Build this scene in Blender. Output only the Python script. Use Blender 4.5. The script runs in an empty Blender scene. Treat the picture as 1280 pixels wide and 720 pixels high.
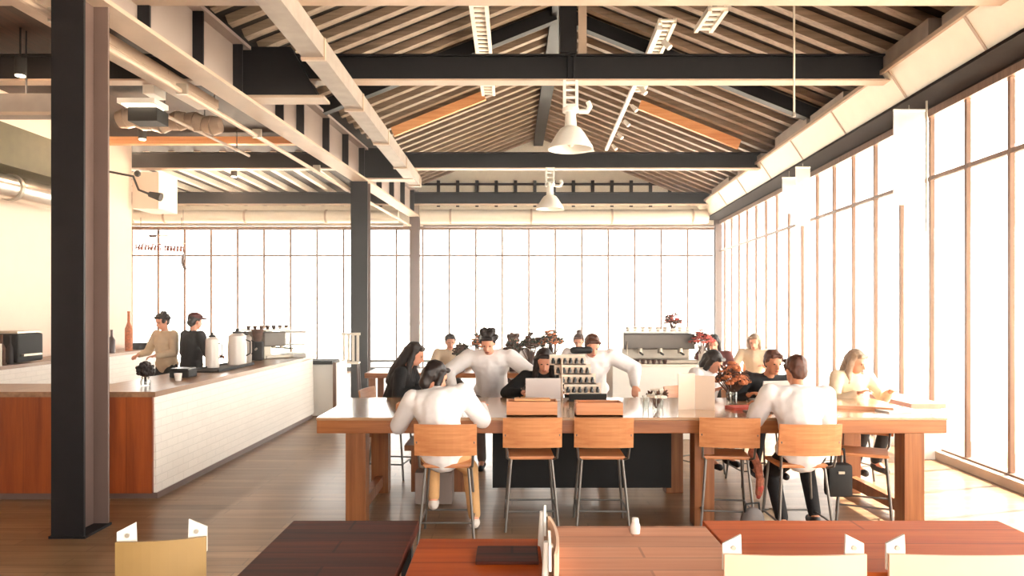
import bpy, bmesh, math, random
from mathutils import Vector, Matrix, Quaternion
random.seed(7)
scene = bpy.context.scene
COL = scene.collection
PI = math.pi
V = Vector

# ------------------------------------------------------------------ materials
def _new(name):
    m = bpy.data.materials.new(name); m.use_nodes = True
    nt = m.node_tree
    return m, nt, nt.nodes['Principled BSDF']

def lin(c):
    return tuple(((x/12.92) if x <= .04045 else ((x+.055)/1.055)**2.4) for x in c)

def mat(name, c, rough=.6, metal=0., var=.08, scale=6., bump=0., spec=.5, coat=0., stretch=(1, 1, 1), emit=None, es=0.):
    """plain material with a little procedural noise in colour and roughness"""
    m, nt, b = _new(name)
    c = lin(c)
    tc = nt.nodes.new('ShaderNodeTexCoord'); mp = nt.nodes.new('ShaderNodeMapping')
    mp.inputs['Scale'].default_value = stretch
    nz = nt.nodes.new('ShaderNodeTexNoise'); nz.inputs['Scale'].default_value = scale; nz.inputs['Detail'].default_value = 4
    rp = nt.nodes.new('ShaderNodeValToRGB')
    rp.color_ramp.elements[0].position = .3; rp.color_ramp.elements[1].position = .7
    rp.color_ramp.elements[0].color = (*[x*(1-var) for x in c], 1)
    rp.color_ramp.elements[1].color = (*[min(1, x*(1+var)) for x in c], 1)
    nt.links.new(tc.outputs['Object'], mp.inputs['Vector']); nt.links.new(mp.outputs[0], nz.inputs['Vector'])
    nt.links.new(nz.outputs[0], rp.inputs[0]); nt.links.new(rp.outputs[0], b.inputs['Base Color'])
    b.inputs['Roughness'].default_value = rough; b.inputs['Metallic'].default_value = metal
    b.inputs['Specular IOR Level'].default_value = spec
    b.inputs['Coat Weight'].default_value = coat
    if bump:
        bp = nt.nodes.new('ShaderNodeBump'); bp.inputs['Strength'].default_value = bump; bp.inputs['Distance'].default_value = .01
        nt.links.new(nz.outputs[0], bp.inputs['Height']); nt.links.new(bp.outputs[0], b.inputs['Normal'])
    if emit:
        b.inputs['Emission Color'].default_value = (*lin(emit), 1); b.inputs['Emission Strength'].default_value = es
    return m

def wood(name, c1, c2, rough=.45, axis='X', grain=14., planks=0., seam=.35, coat=0., spec=.5):
    """grain along an axis; optional plank seams"""
    m, nt, b = _new(name)
    c1, c2 = lin(c1), lin(c2)
    tc = nt.nodes.new('ShaderNodeTexCoord'); mp = nt.nodes.new('ShaderNodeMapping')
    s = {'X': (.6, grain, grain), 'Y': (grain, .6, grain), 'Z': (grain, grain, .6)}[axis]
    mp.inputs['Scale'].default_value = s
    nz = nt.nodes.new('ShaderNodeTexNoise'); nz.inputs['Scale'].default_value = 1.4; nz.inputs['Detail'].default_value = 6; nz.inputs['Roughness'].default_value = .65
    rp = nt.nodes.new('ShaderNodeValToRGB')
    rp.color_ramp.elements[0].position = .33; rp.color_ramp.elements[1].position = .68
    rp.color_ramp.elements[0].color = (*c1, 1); rp.color_ramp.elements[1].color = (*c2, 1)
    nt.links.new(tc.outputs['Object'], mp.inputs['Vector']); nt.links.new(mp.outputs[0], nz.inputs['Vector'])
    nt.links.new(nz.outputs[0], rp.inputs[0])
    out = rp.outputs[0]
    if planks:
        bk = nt.nodes.new('ShaderNodeTexBrick')
        sp = nt.nodes.new('ShaderNodeSeparateXYZ'); m2 = nt.nodes.new('ShaderNodeCombineXYZ')
        i_, j_ = {'X': (0, 1), 'Y': (1, 0), 'Z': (2, 0)}[axis]
        nt.links.new(tc.outputs['Object'], sp.inputs[0]); nt.links.new(sp.outputs[i_], m2.inputs[0]); nt.links.new(sp.outputs[j_], m2.inputs[1])
        bk.inputs['Scale'].default_value = 1.; bk.inputs['Brick Width'].default_value = planks*9
        bk.inputs['Row Height'].default_value = planks; bk.inputs['Mortar Size'].default_value = .006
        bk.inputs['Color1'].default_value = (1, 1, 1, 1); bk.inputs['Color2'].default_value = (.72, .72, .72, 1)
        bk.inputs['Mortar'].default_value = (seam, seam, seam, 1)
        nt.links.new(m2.outputs[0], bk.inputs['Vector'])
        mx = nt.nodes.new('ShaderNodeMix'); mx.data_type = 'RGBA'; mx.blend_type = 'MULTIPLY'; mx.inputs[0].default_value = 1
        nt.links.new(out, mx.inputs[6]); nt.links.new(bk.outputs[0], mx.inputs[7]); out = mx.outputs[2]
    nt.links.new(out, b.inputs['Base Color'])
    b.inputs['Roughness'].default_value = rough; b.inputs['Coat Weight'].default_value = coat; b.inputs['Coat Roughness'].default_value = .15
    b.inputs['Specular IOR Level'].default_value = spec
    return m

def tiles(name, c, grout, w=.22, h=.075, rot=(PI/2, 0, 0), rough=.5):
    m, nt, b = _new(name)
    tc = nt.nodes.new('ShaderNodeTexCoord'); mp = nt.nodes.new('ShaderNodeMapping'); mp.inputs['Rotation'].default_value = rot
    bk = nt.nodes.new('ShaderNodeTexBrick'); bk.inputs['Scale'].default_value = 1
    bk.inputs['Brick Width'].default_value = w; bk.inputs['Row Height'].default_value = h; bk.inputs['Mortar Size'].default_value = .003
    c = lin(c); bk.inputs['Color1'].default_value = (*c, 1); bk.inputs['Color2'].default_value = (*[x*.96 for x in c], 1)
    bk.inputs['Mortar'].default_value = (*lin(grout), 1)
    sp = nt.nodes.new('ShaderNodeSeparateXYZ'); cb = nt.nodes.new('ShaderNodeCombineXYZ'); ad = nt.nodes.new('ShaderNodeMath'); ad.operation = 'ADD'
    nt.links.new(tc.outputs['Object'], sp.inputs[0]); nt.links.new(sp.outputs[0], ad.inputs[0]); nt.links.new(sp.outputs[1], ad.inputs[1]); nt.links.new(ad.outputs[0], cb.inputs[0]); nt.links.new(sp.outputs[2], cb.inputs[1])
    nt.links.new(cb.outputs[0], bk.inputs[0]); nt.links.new(bk.outputs[0], b.inputs['Base Color'])
    b.inputs['Roughness'].default_value = rough
    return m

def glass_mat():
    m = bpy.data.materials.new('clear_glass'); m.use_nodes = True; nt = m.node_tree; nt.nodes.clear()
    o = nt.nodes.new('ShaderNodeOutputMaterial'); t = nt.nodes.new('ShaderNodeBsdfTransparent'); t.inputs[0].default_value = (.97, .98, .97, 1)
    g = nt.nodes.new('ShaderNodeBsdfGlossy'); g.inputs['Roughness'].default_value = .03
    f = nt.nodes.new('ShaderNodeFresnel'); f.inputs[0].default_value = 1.45
    nz = nt.nodes.new('ShaderNodeTexNoise'); nz.inputs['Scale'].default_value = 2.
    mu = nt.nodes.new('ShaderNodeMath'); mu.operation = 'MULTIPLY'; mu.inputs[1].default_value = .6
    x = nt.nodes.new('ShaderNodeMixShader')
    nt.links.new(f.outputs[0], mu.inputs[0]); nt.links.new(mu.outputs[0], x.inputs[0]); nt.links.new(t.outputs[0], x.inputs[1]); nt.links.new(g.outputs[0], x.inputs[2]); nt.links.new(x.outputs[0], o.inputs[0])
    return m

M = {}
M['glass'] = glass_mat()
M['floor'] = wood('floor_boards', (.53, .39, .27), (.66, .52, .38), rough=.38, axis='X', grain=10, planks=.14, seam=.6, coat=.15)
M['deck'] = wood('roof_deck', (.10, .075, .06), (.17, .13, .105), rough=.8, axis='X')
M['rib'] = wood('roof_rib', (.47, .39, .32), (.62, .53, .45), rough=.6, axis='X')
M['aisle'] = wood('aisle_boards', (.13, .075, .045), (.24, .14, .08), rough=.7, axis='Y', planks=.2)
M['steel'] = mat('black_steel', (.095, .09, .10), rough=.5, metal=0., var=.12, spec=.3)
M['mauve'] = mat('painted_plate_steel', (.60, .54, .51), rough=.6, var=.06, scale=2.)
M['flange'] = mat('pale_beige_and_bounce', (.72, .63, .55), rough=.55, var=.08, scale=3.)  # beige; on truss undersides it stands in for light bounced off the floor
M['brownsteel'] = mat('brown_primer_steel', (.42, .34, .31), rough=.5, var=.06, scale=2.)
M['cream'] = mat('cream_paint', (.93, .90, .84), rough=.55, var=.03)
M['white'] = mat('white_paint', (.95, .94, .91), rough=.5, var=.02)
M['galv'] = mat('galvanised_metal', (.70, .66, .60), rough=.35, metal=.6, var=.10, scale=9.)
M['duct'] = mat('bright_duct', (.86, .83, .78), rough=.25, metal=.85, var=.06)
M['greyduct'] = mat('grey_duct', (.62, .57, .53), rough=.6, var=.1)
M['darkbrown'] = mat('dark_brown_board', (.12, .075, .05), rough=.9, var=.2, spec=.1)
M['wallcream'] = mat('warm_white_wall', (.93, .84, .77), rough=.7, var=.02)
M['timber'] = wood('orange_timber', (.88, .58, .36), (.96, .72, .50), rough=.6, axis='X')
M['mullion'] = wood('mullion_wood', (.42, .30, .22), (.55, .41, .31), rough=.5, axis='Z')
M['ctile'] = tiles('white_counter_tile', (.95, .92, .88), (.86, .83, .79), rot=(PI/2, 0, PI/2))
M['ctilex'] = tiles('white_back_tile', (.94, .90, .86), (.80, .76, .72), rot=(PI/2, 0, 0))
M['cwood'] = wood('counter_redwood', (.52, .22, .065), (.68, .33, .12), rough=.45, axis='Z', grain=9, planks=.24, seam=.7)
M['ctop'] = wood('counter_top_wood', (.50, .36, .26), (.62, .47, .35), rough=.3, axis='Y')
M['tabletop'] = wood('communal_table_wood', (.52, .30, .15), (.70, .44, .25), rough=.35, axis='X', planks=0, coat=.2)
M['polished'] = wood('polished_table_surface', (.84, .64, .46), (.92, .74, .57), rough=.16, axis='X', planks=.33, seam=.6, coat=1.)  # lighter than the apron: window reflection put into the top's colour
M['tableleg'] = wood('table_leg_wood', (.46, .26, .13), (.64, .41, .24), rough=.4, axis='Z')
M['stool'] = wood('stool_oak', (.74, .46, .28), (.84, .59, .39), rough=.4, axis='X', grain=20)
M['tube'] = mat('stool_tube', (.46, .44, .42), rough=.35, metal=.7, var=.05)
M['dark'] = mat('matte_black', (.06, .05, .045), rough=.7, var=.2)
M['blackgloss'] = mat('gloss_black', (.06, .055, .055), rough=.25, var=.1)
M['red_a'] = wood('front_table_dark', (.20, .075, .035), (.36, .14, .065), rough=.6, axis='X', planks=.16, seam=.5, spec=.15)
M['red_b'] = wood('front_table_orange', (.64, .26, .07), (.75, .34, .11), rough=.6, axis='X', planks=.18, seam=.6, spec=.15)
M['red_c'] = wood('front_table_mauve', (.76, .50, .37), (.83, .59, .46), rough=.55, axis='X', planks=.14, seam=.65, spec=.25)
M['red_d'] = wood('front_table_red', (.70, .31, .12), (.80, .40, .18), rough=.55, axis='X', planks=.2, seam=.6, spec=.15)
M['chaircream'] = mat('cream_chair_shell', (.91, .75, .63), rough=.45, var=.03)
M['chairtan'] = mat('tan_chair_shell', (.62, .49, .29), rough=.5, var=.05)
M['shell'] = mat('white_metal', (.92, .90, .86), rough=.35, var=.02)
M['skin1'] = mat('skin_light', (.88, .62, .50), rough=.5, var=.05)
M['skin2'] = mat('skin_warm', (.80, .54, .40), rough=.5, var=.05)
M['hair_dark'] = mat('hair_dark', (.13, .085, .07), rough=.5, var=.35, scale=40, stretch=(1, 1, .2))
M['hair_brown'] = mat('hair_brown', (.33, .19, .13), rough=.5, var=.3, scale=40, stretch=(1, 1, .2))
M['hair_blond'] = mat('hair_ash', (.62, .52, .43), rough=.5, var=.3, scale=40, stretch=(1, 1, .2))
M['cl_white'] = mat('white_cotton', (.93, .91, .90), rough=.85, var=.03, scale=14, bump=.2)
M['cl_black'] = mat('black_cotton', (.085, .075, .08), rough=.85, var=.15, scale=14, bump=.2)
M['cl_cream'] = mat('cream_cotton', (.88, .80, .68), rough=.85, var=.05, scale=14, bump=.2)
M['cl_tan'] = mat('tan_cotton', (.80, .62, .42), rough=.85, var=.06, scale=14, bump=.2)
M['cl_grey'] = mat('grey_cotton', (.50, .47, .46), rough=.85, var=.08, scale=14, bump=.2)
M['cl_rust'] = mat('rust_patterned_cotton', (.70, .42, .32), rough=.85, var=.45, scale=26)
M['cl_burg'] = mat('burgundy_cloth', (.36, .13, .11), rough=.8, var=.15)
M['eye'] = mat('eye_dark', (.08, .05, .04), rough=.2)
M['lip'] = mat('lip_rose', (.70, .36, .32), rough=.5)
M['shoe'] = mat('shoe_white', (.86, .82, .78), rough=.6)
M['shoeb'] = mat('shoe_black', (.10, .09, .09), rough=.5)
M['laptop'] = mat('laptop_grey', (.80, .77, .76), rough=.4, metal=.2, var=.02)
M['sheer'] = mat('sheer_white_cloth', (.97, .97, .96), rough=.9, var=.01); M['sheer'].node_tree.nodes['Principled BSDF'].inputs['Alpha'].default_value = .4
M['paper'] = mat('card_paper', (.90, .82, .74), rough=.8, var=.02)
M['red'] = mat('faded_red', (.82, .36, .30), rough=.6, var=.1)
M['orangebrown'] = mat('dried_petals', (.76, .45, .28), rough=.8, var=.35, scale=30)
M['redpetal'] = mat('red_petals', (.78, .34, .30), rough=.8, var=.3, scale=30)
M['whitepetal'] = mat('white_petals', (.92, .88, .82), rough=.8, var=.1)
M['leaf'] = mat('dark_leaf', (.22, .22, .14), rough=.7, var=.3, scale=20)
M['brownleaf'] = mat('brown_leaf', (.34, .22, .16), rough=.8, var=.4, scale=25)
M['ceramic'] = mat('cup_ceramic', (.90, .86, .82), rough=.2, var=.02)
M['machine'] = mat('machine_grey', (.40, .37, .34), rough=.4, metal=.3, var=.08)
M['darkcup'] = mat('dark_cup', (.28, .17, .14), rough=.3, var=.1)
M['lamp'] = mat('lamp_lens', (1, .96, .88), rough=.5, emit=(1, .93, .80), es=5.)
M['ground'] = mat('pale_concrete', (.80, .78, .74), rough=.9, var=.05, scale=1.)

# ------------------------------------------------------------------ mesh helpers
class MB:
    """collects shapes; build() links them as ONE mesh object"""
    def __init__(s): s.bm = bmesh.new()
    def _xf(s, vs, mtx): bmesh.ops.transform(s.bm, matrix=mtx, verts=vs)
    def box(s, c, d, rot=None, bev=0., taper=None):
        r = bmesh.ops.create_cube(s.bm, size=1.)
        vs = r['verts']
        for v in vs:
            v.co.x *= d[0]; v.co.y *= d[1]; v.co.z *= d[2]
            if taper and v.co.z < 0: v.co.x *= taper; v.co.y *= taper
        if bev:
            es = list({e for v in vs for e in v.link_edges})
            rr = bmesh.ops.bevel(s.bm, geom=es, offset=bev, segments=2, affect='EDGES', profile=.6)
            vs = list({v for f in rr['faces'] for v in f.verts} | {v for v in vs if v.is_valid})
        m = Matrix.Translation(c)
        if rot is not None: m = m @ (rot.to_4x4() if isinstance(rot, Matrix) else Matrix.Rotation(rot, 4, 'Z'))
        s._xf(vs, m)
        return s
    def beam(s, p0, p1, w, h, bev=0.):
        """box of width w (sideways) and height h along p0-p1, centred on the line"""
        p0, p1 = V(p0), V(p1); d = (p1-p0); L = d.length; y = d/L
        up = V((0, 0, 1)) if abs(y.z) < .95 else V((0, 1, 0))
        x = y.cross(up).normalized(); z = x.cross(y)
        R = Matrix((x, y, z)).transposed()
        return s.box((p0+p1)/2, (w, L, h), R, bev)
    def ibeam(s, p0, p1, w, h, t=.02, ft=.02, parts='wbt'):
        p0, p1 = V(p0), V(p1); d = (p1-p0).normalized(); up = V((0, 0, 1)) if abs(d.z) < .95 else V((0, 1, 0))
        x = d.cross(up).normalized(); z = x.cross(d)
        if 'w' in parts: s.beam(p0, p1, t, h-2*ft)
        if 'b' in parts: s.beam(p0-z*(h/2-ft/2), p1-z*(h/2-ft/2), w, ft)
        if 't' in parts: s.beam(p0+z*(h/2-ft/2), p1+z*(h/2-ft/2), w, ft)
        return s
    def cyl(s, p0, p1, r0, r1=None, n=12, cap=True):
        p0, p1 = V(p0), V(p1); r1 = r0 if r1 is None else r1
        d = p1-p0; L = d.length
        if L < 1e-6: return s
        r = bmesh.ops.create_cone(s.bm, cap_ends=cap, segments=n, radius1=r0, radius2=r1, depth=L)
        q = V((0, 0, 1)).rotation_difference(d.normalized()).to_matrix().to_4x4()
        s._xf(r['verts'], Matrix.Translation((p0+p1)/2) @ q)
        return s
    def ball(s, c, r, n=10, rot=None):
        if not hasattr(r, '__len__'): r = (r, r, r)
        q = bmesh.ops.create_uvsphere(s.bm, u_segments=n, v_segments=max(6, n*2//3), radius=1)
        m = Matrix.Translation(c)
        if rot is not None: m = m @ rot.to_4x4()
        s._xf(q['verts'], m @ Matrix.Diagonal((*r, 1)))
        return s
    def cap(s, p0, r0, p1, r1, n=12):
        s.cyl(p0, p1, r0, r1, n); s.ball(p0, r0, n); s.ball(p1, r1, n); return s
    def tube(s, pts, r, n=8):
        pts = [V(p) for p in pts]
        for i in range(len(pts)-1): s.cyl(pts[i], pts[i+1], r, n=n)
        for p in pts[1:-1]: s.ball(p, r*1.0, n)
        return s
    def lathe(s, prof, c=(0, 0, 0), n=24):
        c = V(c); rings = []
        for r, z in prof:
            if r < 1e-5: rings.append([s.bm.verts.new(c+V((0, 0, z)))])
            else: rings.append([s.bm.verts.new(c+V((r*math.cos(2*PI*i/n), r*math.sin(2*PI*i/n), z))) for i in range(n)])
        for a, b in zip(rings, rings[1:]):
            for i in range(n):
                j = (i+1) % n
                if len(a) == 1 and len(b) == 1: continue
                if len(a) == 1: s.bm.faces.new((a[0], b[j], b[i]))
                elif len(b) == 1: s.bm.faces.new((a[i], a[j], b[0]))
                else: s.bm.faces.new((a[i], a[j], b[j], b[i]))
        return s
    def prism(s, poly0, poly1):
        a = [s.bm.verts.new(p) for p in poly0]; b = [s.bm.verts.new(p) for p in poly1]
        n = len(a)
        s.bm.faces.new(a[::-1]); s.bm.faces.new(b)
        for i in range(n):
            j = (i+1) % n; s.bm.faces.new((a[i], a[j], b[j], b[i]))
        return s
    def build(s, name, m, parent=None, smooth=False, at=None):
        bmesh.ops.recalc_face_normals(s.bm, faces=s.bm.faces[:])
        me = bpy.data.meshes.new(name); s.bm.to_mesh(me); s.bm.free()
        me.materials.append(m if not isinstance(m, str) else M[m])
        if smooth:
            for p in me.polygons: p.use_smooth = True
            try: me.set_sharp_from_angle(angle=math.radians(40))
            except Exception: pass
        o = bpy.data.objects.new(name, me); COL.objects.link(o)
        if parent is not None: o.parent = parent
        if at is not None: o.location = at
        return o

def tag(o, label=None, cat=None, group=None, kind=None):
    if label: o['label'] = label
    if cat: o['category'] = cat
    if group: o['group'] = group
    if kind: o['kind'] = kind
    return o

def empty(name, loc=(0, 0, 0), rz=0., label=None, cat=None, group=None):
    o = bpy.data.objects.new(name, None); COL.objects.link(o); o.location = loc; o.rotation_euler = (0, 0, rz)
    o.empty_display_size = .1
    return tag(o, label, cat, group)

def struct(name, mb, m, parent=None):
    o = mb.build(name, m, parent)
    if parent is None: o['kind'] = 'structure'
    return o

def kids(o): return list(o.children)
def copy_tree(o, loc=None, rz=None, label=None, group=None, parent=None):
    c = o.copy(); COL.objects.link(c)
    if parent is not None: c.parent = parent
    if loc is not None: c.location = loc
    if rz is not None: c.rotation_euler = (0, 0, rz)
    if label: c['label'] = label
    if group: c['group'] = group
    for ch in kids(o): copy_tree(ch, parent=c)
    return c

H = 1.8; F = 900.
def at(px, py, Y): return V(((px-640)/F*Y, Y, H-(py-385)/F*Y))
def RW(y): return 4.65+.06*y       # right glass wall line
def LC(y): return -3.79+.057*y     # left colonnade line
def RZ(x): return 6.7-.40*abs(x-.75)   # roof underside

# ------------------------------------------------------------------ camera, world, light
cam = bpy.data.cameras.new('camera'); cam.lens = 36*F/1280; cam.sensor_width = 36; cam.shift_y = 25/1280; cam.clip_end = 300
co = bpy.data.objects.new('camera', cam); COL.objects.link(co); co.location = (0, 0, H); co.rotation_euler = (PI/2, 0, 0)
scene.camera = co
w = bpy.data.worlds.new('world'); scene.world = w; w.use_nodes = True
bg = w.node_tree.nodes['Background']; bg.inputs[0].default_value = (1., .935, .87, 1); bg.inputs[1].default_value = 5.
def light(name, kind, loc, energy, color, size=.5, rot=(0, 0, 0), sy=None):
    l = bpy.data.lights.new(name, kind); l.energy = energy; l.color = color
    if kind == 'AREA':
        l.size = size
        if sy: l.shape = 'RECTANGLE'; l.size_y = sy
    elif kind == 'SUN': l.angle = size
    else: l.shadow_soft_size = size
    o = bpy.data.objects.new(name, l); COL.objects.link(o); o.location = loc; o.rotation_euler = rot
    return o
d = V((-.72, -.22, -1.05)).normalized()   # sun from the right, slightly from behind the far wall
s = light('sun', 'SUN', (20, 10, 30), 32., (1, .91, .80), size=.03)
s.rotation_euler = d.to_track_quat('-Z', 'Y').to_euler()
# portals at the glazing: they only guide the sky light
for nm, c, rz, sx, sy in (('portal_right', (RW(8.5)-.02+.15, 8.5, 2.15), None, 24., 4.1), ('portal_back', (-2.5, 20.75, 2.1), None, 16.6, 4.1)):
    o = light(nm, 'AREA', c, 0, (1, 1, 1), size=sx, sy=sy)
    o.data.cycles.is_portal = True
    dr = V((-1, .06, 0)) if nm == 'portal_right' else V((0, -1, 0))
    o.rotation_euler = dr.to_track_quat('-Z', 'Z' if False else 'Y').to_euler()

scene.view_settings.view_transform = 'Standard'; scene.view_settings.look = 'None'
scene.view_settings.gamma = 1; scene.view_settings.use_curve_mapping = False
scene.view_settings.exposure = 1.0
# ------------------------------------------------------------------ setting
YB = 20.6; YF = -4.
struct('ground', MB().box((0, 15, -.35), (160, 160, .1)), 'ground')
struct('floor', MB().box((-2.7, (YB+YF)/2, -.1), (17.8, YB-YF+.3, .2)), 'floor')
# right wall band over the glass, up to the roof
def band(y0, y1, z0, xo, th):
    a = [(RW(y0)+xo, y0, z0), (RW(y0)+xo+th, y0, z0), (RW(y0)+xo+th, y0, RZ(RW(y0))+.1), (RW(y0)+xo, y0, RZ(RW(y0))+.1)]
    b = [(RW(y1)+xo, y1, z0), (RW(y1)+xo+th, y1, z0), (RW(y1)+xo+th, y1, RZ(RW(y1))+.1), (RW(y1)+xo, y1, RZ(RW(y1))+.1)]
    return MB().prism(a, b)
struct('wall_right', band(YF, YB, 4.22, -.03, .2), 'darkbrown')
struct('wall_back', MB().prism([(x, YB-.02, z) for x, z in ((-11.4, 4.12), (5.9, 4.12), (5.9, RZ(5.9)+.1), (.75, 6.85), (-3.9, 5.1), (-11.4, 5.1))],
                               [(x, YB+.15, z) for x, z in ((-11.4, 4.12), (5.9, 4.12), (5.9, RZ(5.9)+.1), (.75, 6.85), (-3.9, 5.1), (-11.4, 5.1))]), 'cream')
fw = MB()  # unseen front wall, with an opening added to brighten camera-facing sides
for pl in (((-11.4, 0), (-1.5, 0), (-1.5, 5.1), (-11.4, 5.1)), ((-1.5, 4.1), (4.6, 4.1), (5, 5.1), (.75, 6.85), (-3.9, 5.1), (-1.5, 5.1)), ((-1.5, 0), (4.6, 0), (4.6, .25), (-1.5, .25))):
    fw.prism([(x, YF-.1, z) for x, z in pl], [(x, YF, z) for x, z in pl])
struct('wall_front', fw, 'darkbrown')
wl = MB().box((-7.6, (14.2+YF)/2, 2.6), (.2, 14.2-YF, 5.2)); struct('wall_left', wl, 'wallcream')
struct('wall_left_return', MB().box((-9.6, 14.1, 2.6), (3.8, .18, 5.2)), 'wallcream')
struct('wall_left_far', MB().box((-11.35, 17.4, 2.6), (.2, 6.6, 5.2)), 'wallcream')
# ceiling: nave roof + aisle roof
c = MB()
for s_ in (-1, 1):
    xe = -3.9 if s_ < 0 else 6.05
    ze = RZ(xe)
    for (a, b) in [((.75, 6.7), (xe, ze))]:
        c.prism([(a[0], YF-.1, a[1]), (b[0], YF-.1, b[1]), (b[0], YF-.1, b[1]+.1), (a[0], YF-.1, a[1]+.1)],
                [(a[0], YB+.15, a[1]), (b[0], YB+.15, b[1]), (b[0], YB+.15, b[1]+.1), (a[0], YB+.15, a[1]+.1)])
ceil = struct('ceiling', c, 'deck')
y = 2.6
while y < 20.4:
    for s_ in (-1, 1):
        xe = LC(y)+.1 if s_ < 0 else RW(y)-.05
        x0 = .75+s_*.07
        MB().beam((x0, y, RZ(x0)-.05), (xe, y, RZ(xe)-.05), .13, .11).build('rafter', M['rib'], ceil)
    y += .43
MB().beam((.75, YF, 6.56), (.75, YB, 6.56), .26, .26).build('ridge_beam', M['steel'], ceil)
struct('ceiling_aisle', MB().prism([(-11.5, YF, 5.0), (LC(YF)-.12, YF, 5.0), (LC(YF)-.12, YF, 5.1), (-11.5, YF, 5.1)],
                                   [(-11.5, YB+.1, 5.0), (LC(YB)-.12, YB+.1, 5.0), (LC(YB)-.12, YB+.1, 5.1), (-11.5, YB+.1, 5.1)]), 'aisle')
aisle = [o for o in COL.objects if o.name == 'ceiling_aisle'][0]
for i in range(14): MB().beam((-10.6+i*.52, 14.7, 4.95), (-10.6+i*.52, YB-.1, 4.95), .12, .10).build('joist', M['cream'], aisle)
# gable grid of pale boards standing in for daylight gaps over the far beam
gb = struct('trim_1', MB().beam((-11.2, YB-.06, 5.33), (5.6, YB-.06, 5.33), .05, .06), 'darkbrown')
x = -10.9
while x < 5.5:
    if not (-3.0 < x < -2.4): MB().box((x, YB-.06, 4.87 if (x < -3.8 or x > 5) else 5.06), (.09, .06, .3 if (x < -3.8 or x > 5) else .75)).build('batten', M['darkbrown'], gb)
    x += .55
tb = struct('trim_2', MB().box((-2.75, YB-.08, 5.05-.0), (.05, .05, .05)), 'darkbrown')
# pale boards painted as the daylight between purlins
inf = MB()
x = -10.9
while x < 5.0:
    if x > -3.4: inf.box((x+.275, YB-.035, 5.1), (.44, .02, .72))
    else: inf.box((x+.275, YB-.035, 4.85), (.4, .02, .26))
    x += .55
bpy.data.objects.remove(tb)
inf.build('daylight_board', M['cream'], gb)

# window bays: one window per bay, pane and frame members as parts
wn = 0
def bay(p0, p1, zt, ztr, first=False):
    """glazing bay between two ground points"""
    global wn; wn += 1
    p0, p1 = V((*p0, 0)), V((*p1, 0)); t = (p1-p0).normalized()
    o = MB().beam(p0+V((0, 0, .06)), p1+V((0, 0, .06)), .1, .12).build('window_%d' % wn, M['mullion']); o['kind'] = 'structure'
    MB().box((p1.x, p1.y, (zt+.1)/2), (.045 if p0.y < YB-.1 else .055, .05, zt-.1), Matrix.Rotation(math.atan2(t.y, t.x), 4, 'Z')).build('mullion', M['mullion'], o)
    MB().beam(p0+t*.025+V((0, 0, ztr)), p1-t*.025+V((0, 0, ztr)), .05, .05).build('transom', M['mullion'], o)
    MB().beam(p0+V((0, 0, zt+.02)), p1+V((0, 0, zt+.02)), .1, .09).build('head_rail', M['mullion'], o)
    a = p0+t*.02; b = p1-t*.02
    MB().beam(a+V((0, 0, (.12+ztr)/2)), b+V((0, 0, (.12+ztr)/2)), .012, ztr-.17).build('pane', M['glass'], o)
    MB().beam(a+V((0, 0, (zt+ztr)/2)), b+V((0, 0, (zt+ztr)/2)), .012, zt-ztr-.12).build('pane', M['glass'], o)
ys = [7.34+.776*i for i in range(-14, 17)]
struct('wall_right_near', MB().prism([(RW(YF), YF, 0), (RW(YF)+.15, YF, 0), (RW(YF)+.15, YF, 4.3), (RW(YF), YF, 4.3)], [(RW(ys[0]), ys[0]-.03, 0), (RW(ys[0])+.15, ys[0]-.03, 0), (RW(ys[0])+.15, ys[0]-.03, 4.3), (RW(ys[0]), ys[0]-.03, 4.3)]), 'wallcream')
for y0, y1 in zip(ys, ys[1:]): bay((RW(y0), y0), (RW(y1), y1), 4.18, 3.4)
bay((RW(ys[-1]), ys[-1]), (RW(YB-.15), YB-.15), 4.18, 3.4)
xs = [5.78-.757*i for i in range(0, 23)]
for x0, x1 in zip(xs, xs[1:]): bay((x0, YB), (x1, YB), 4.06, 3.3)
# dark double sill rail by the back glass, left of the tables
struct('trim_3', MB().box((-4.2, YB-.25, .30), (4.6, .1, .07)).box((-4.2, YB-.25, .07), (4.6, .1, .1)), 'dark')
struct('trim_4', MB().beam((RW(YF)-.08, YF, .05), (RW(YB)-.08, YB-.2, .05), .12, .1), 'flange')

# ------------------------------------------------------------------ steel frame
def truss(Y, label, chords=None, haunch=False, kp=False):
    t = empty('roof_truss', (0, Y, 0), 0, label, 'roof truss')
    xl, xr = -7.45 if Y < 14 else -10.9, RW(Y)-.1
    MB().ibeam((xl, 0, 4.72), (xr, 0, 4.72), .16, .32, parts='wt', t=.04).build('tie_beam', M['steel'], t)
    MB().beam((xl, 0, 4.56), (xr, 0, 4.56), .2, .022).build('bottom_flange', M['flange'], t)  # pale colour paints in the glow from the floor below
    if kp:
        MB().ibeam((.68, 0, 4.88), (.68, 0, 6.6), .2, .26, t=.2).build('king_post', M['steel'], t)
        MB().box((.86, .0, 5.7), (.10, .05, 1.66)).build('post_plate', M['flange'], t)
        MB().box((.69, -.06, 4.72), (.03, .07, .3)).box((.76, -.06, 4.72), (.03, .07, .3)).build('stiffener', M['steel'], t)
    if haunch:
        x0 = LC(Y)
        MB().prism([(x0-.02, -.12, 4.95), (x0+.62, -.12, 4.95), (x0+.95, -.12, 4.36), (x0-.02, -.12, 4.36)],
                   [(x0-.02, .12, 4.95), (x0+.62, .12, 4.95), (x0+.95, .12, 4.36), (x0-.02, .12, 4.36)]).build('haunch_plate', M['steel'], t)
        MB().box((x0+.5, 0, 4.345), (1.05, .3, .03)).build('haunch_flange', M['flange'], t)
    return t
truss(6.45, 'nearest black steel roof truss, only its pale flange at the top edge')
truss(8.8, 'black steel roof truss with central post over the nearer pendant lamp', haunch=True, kp=True)
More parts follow.
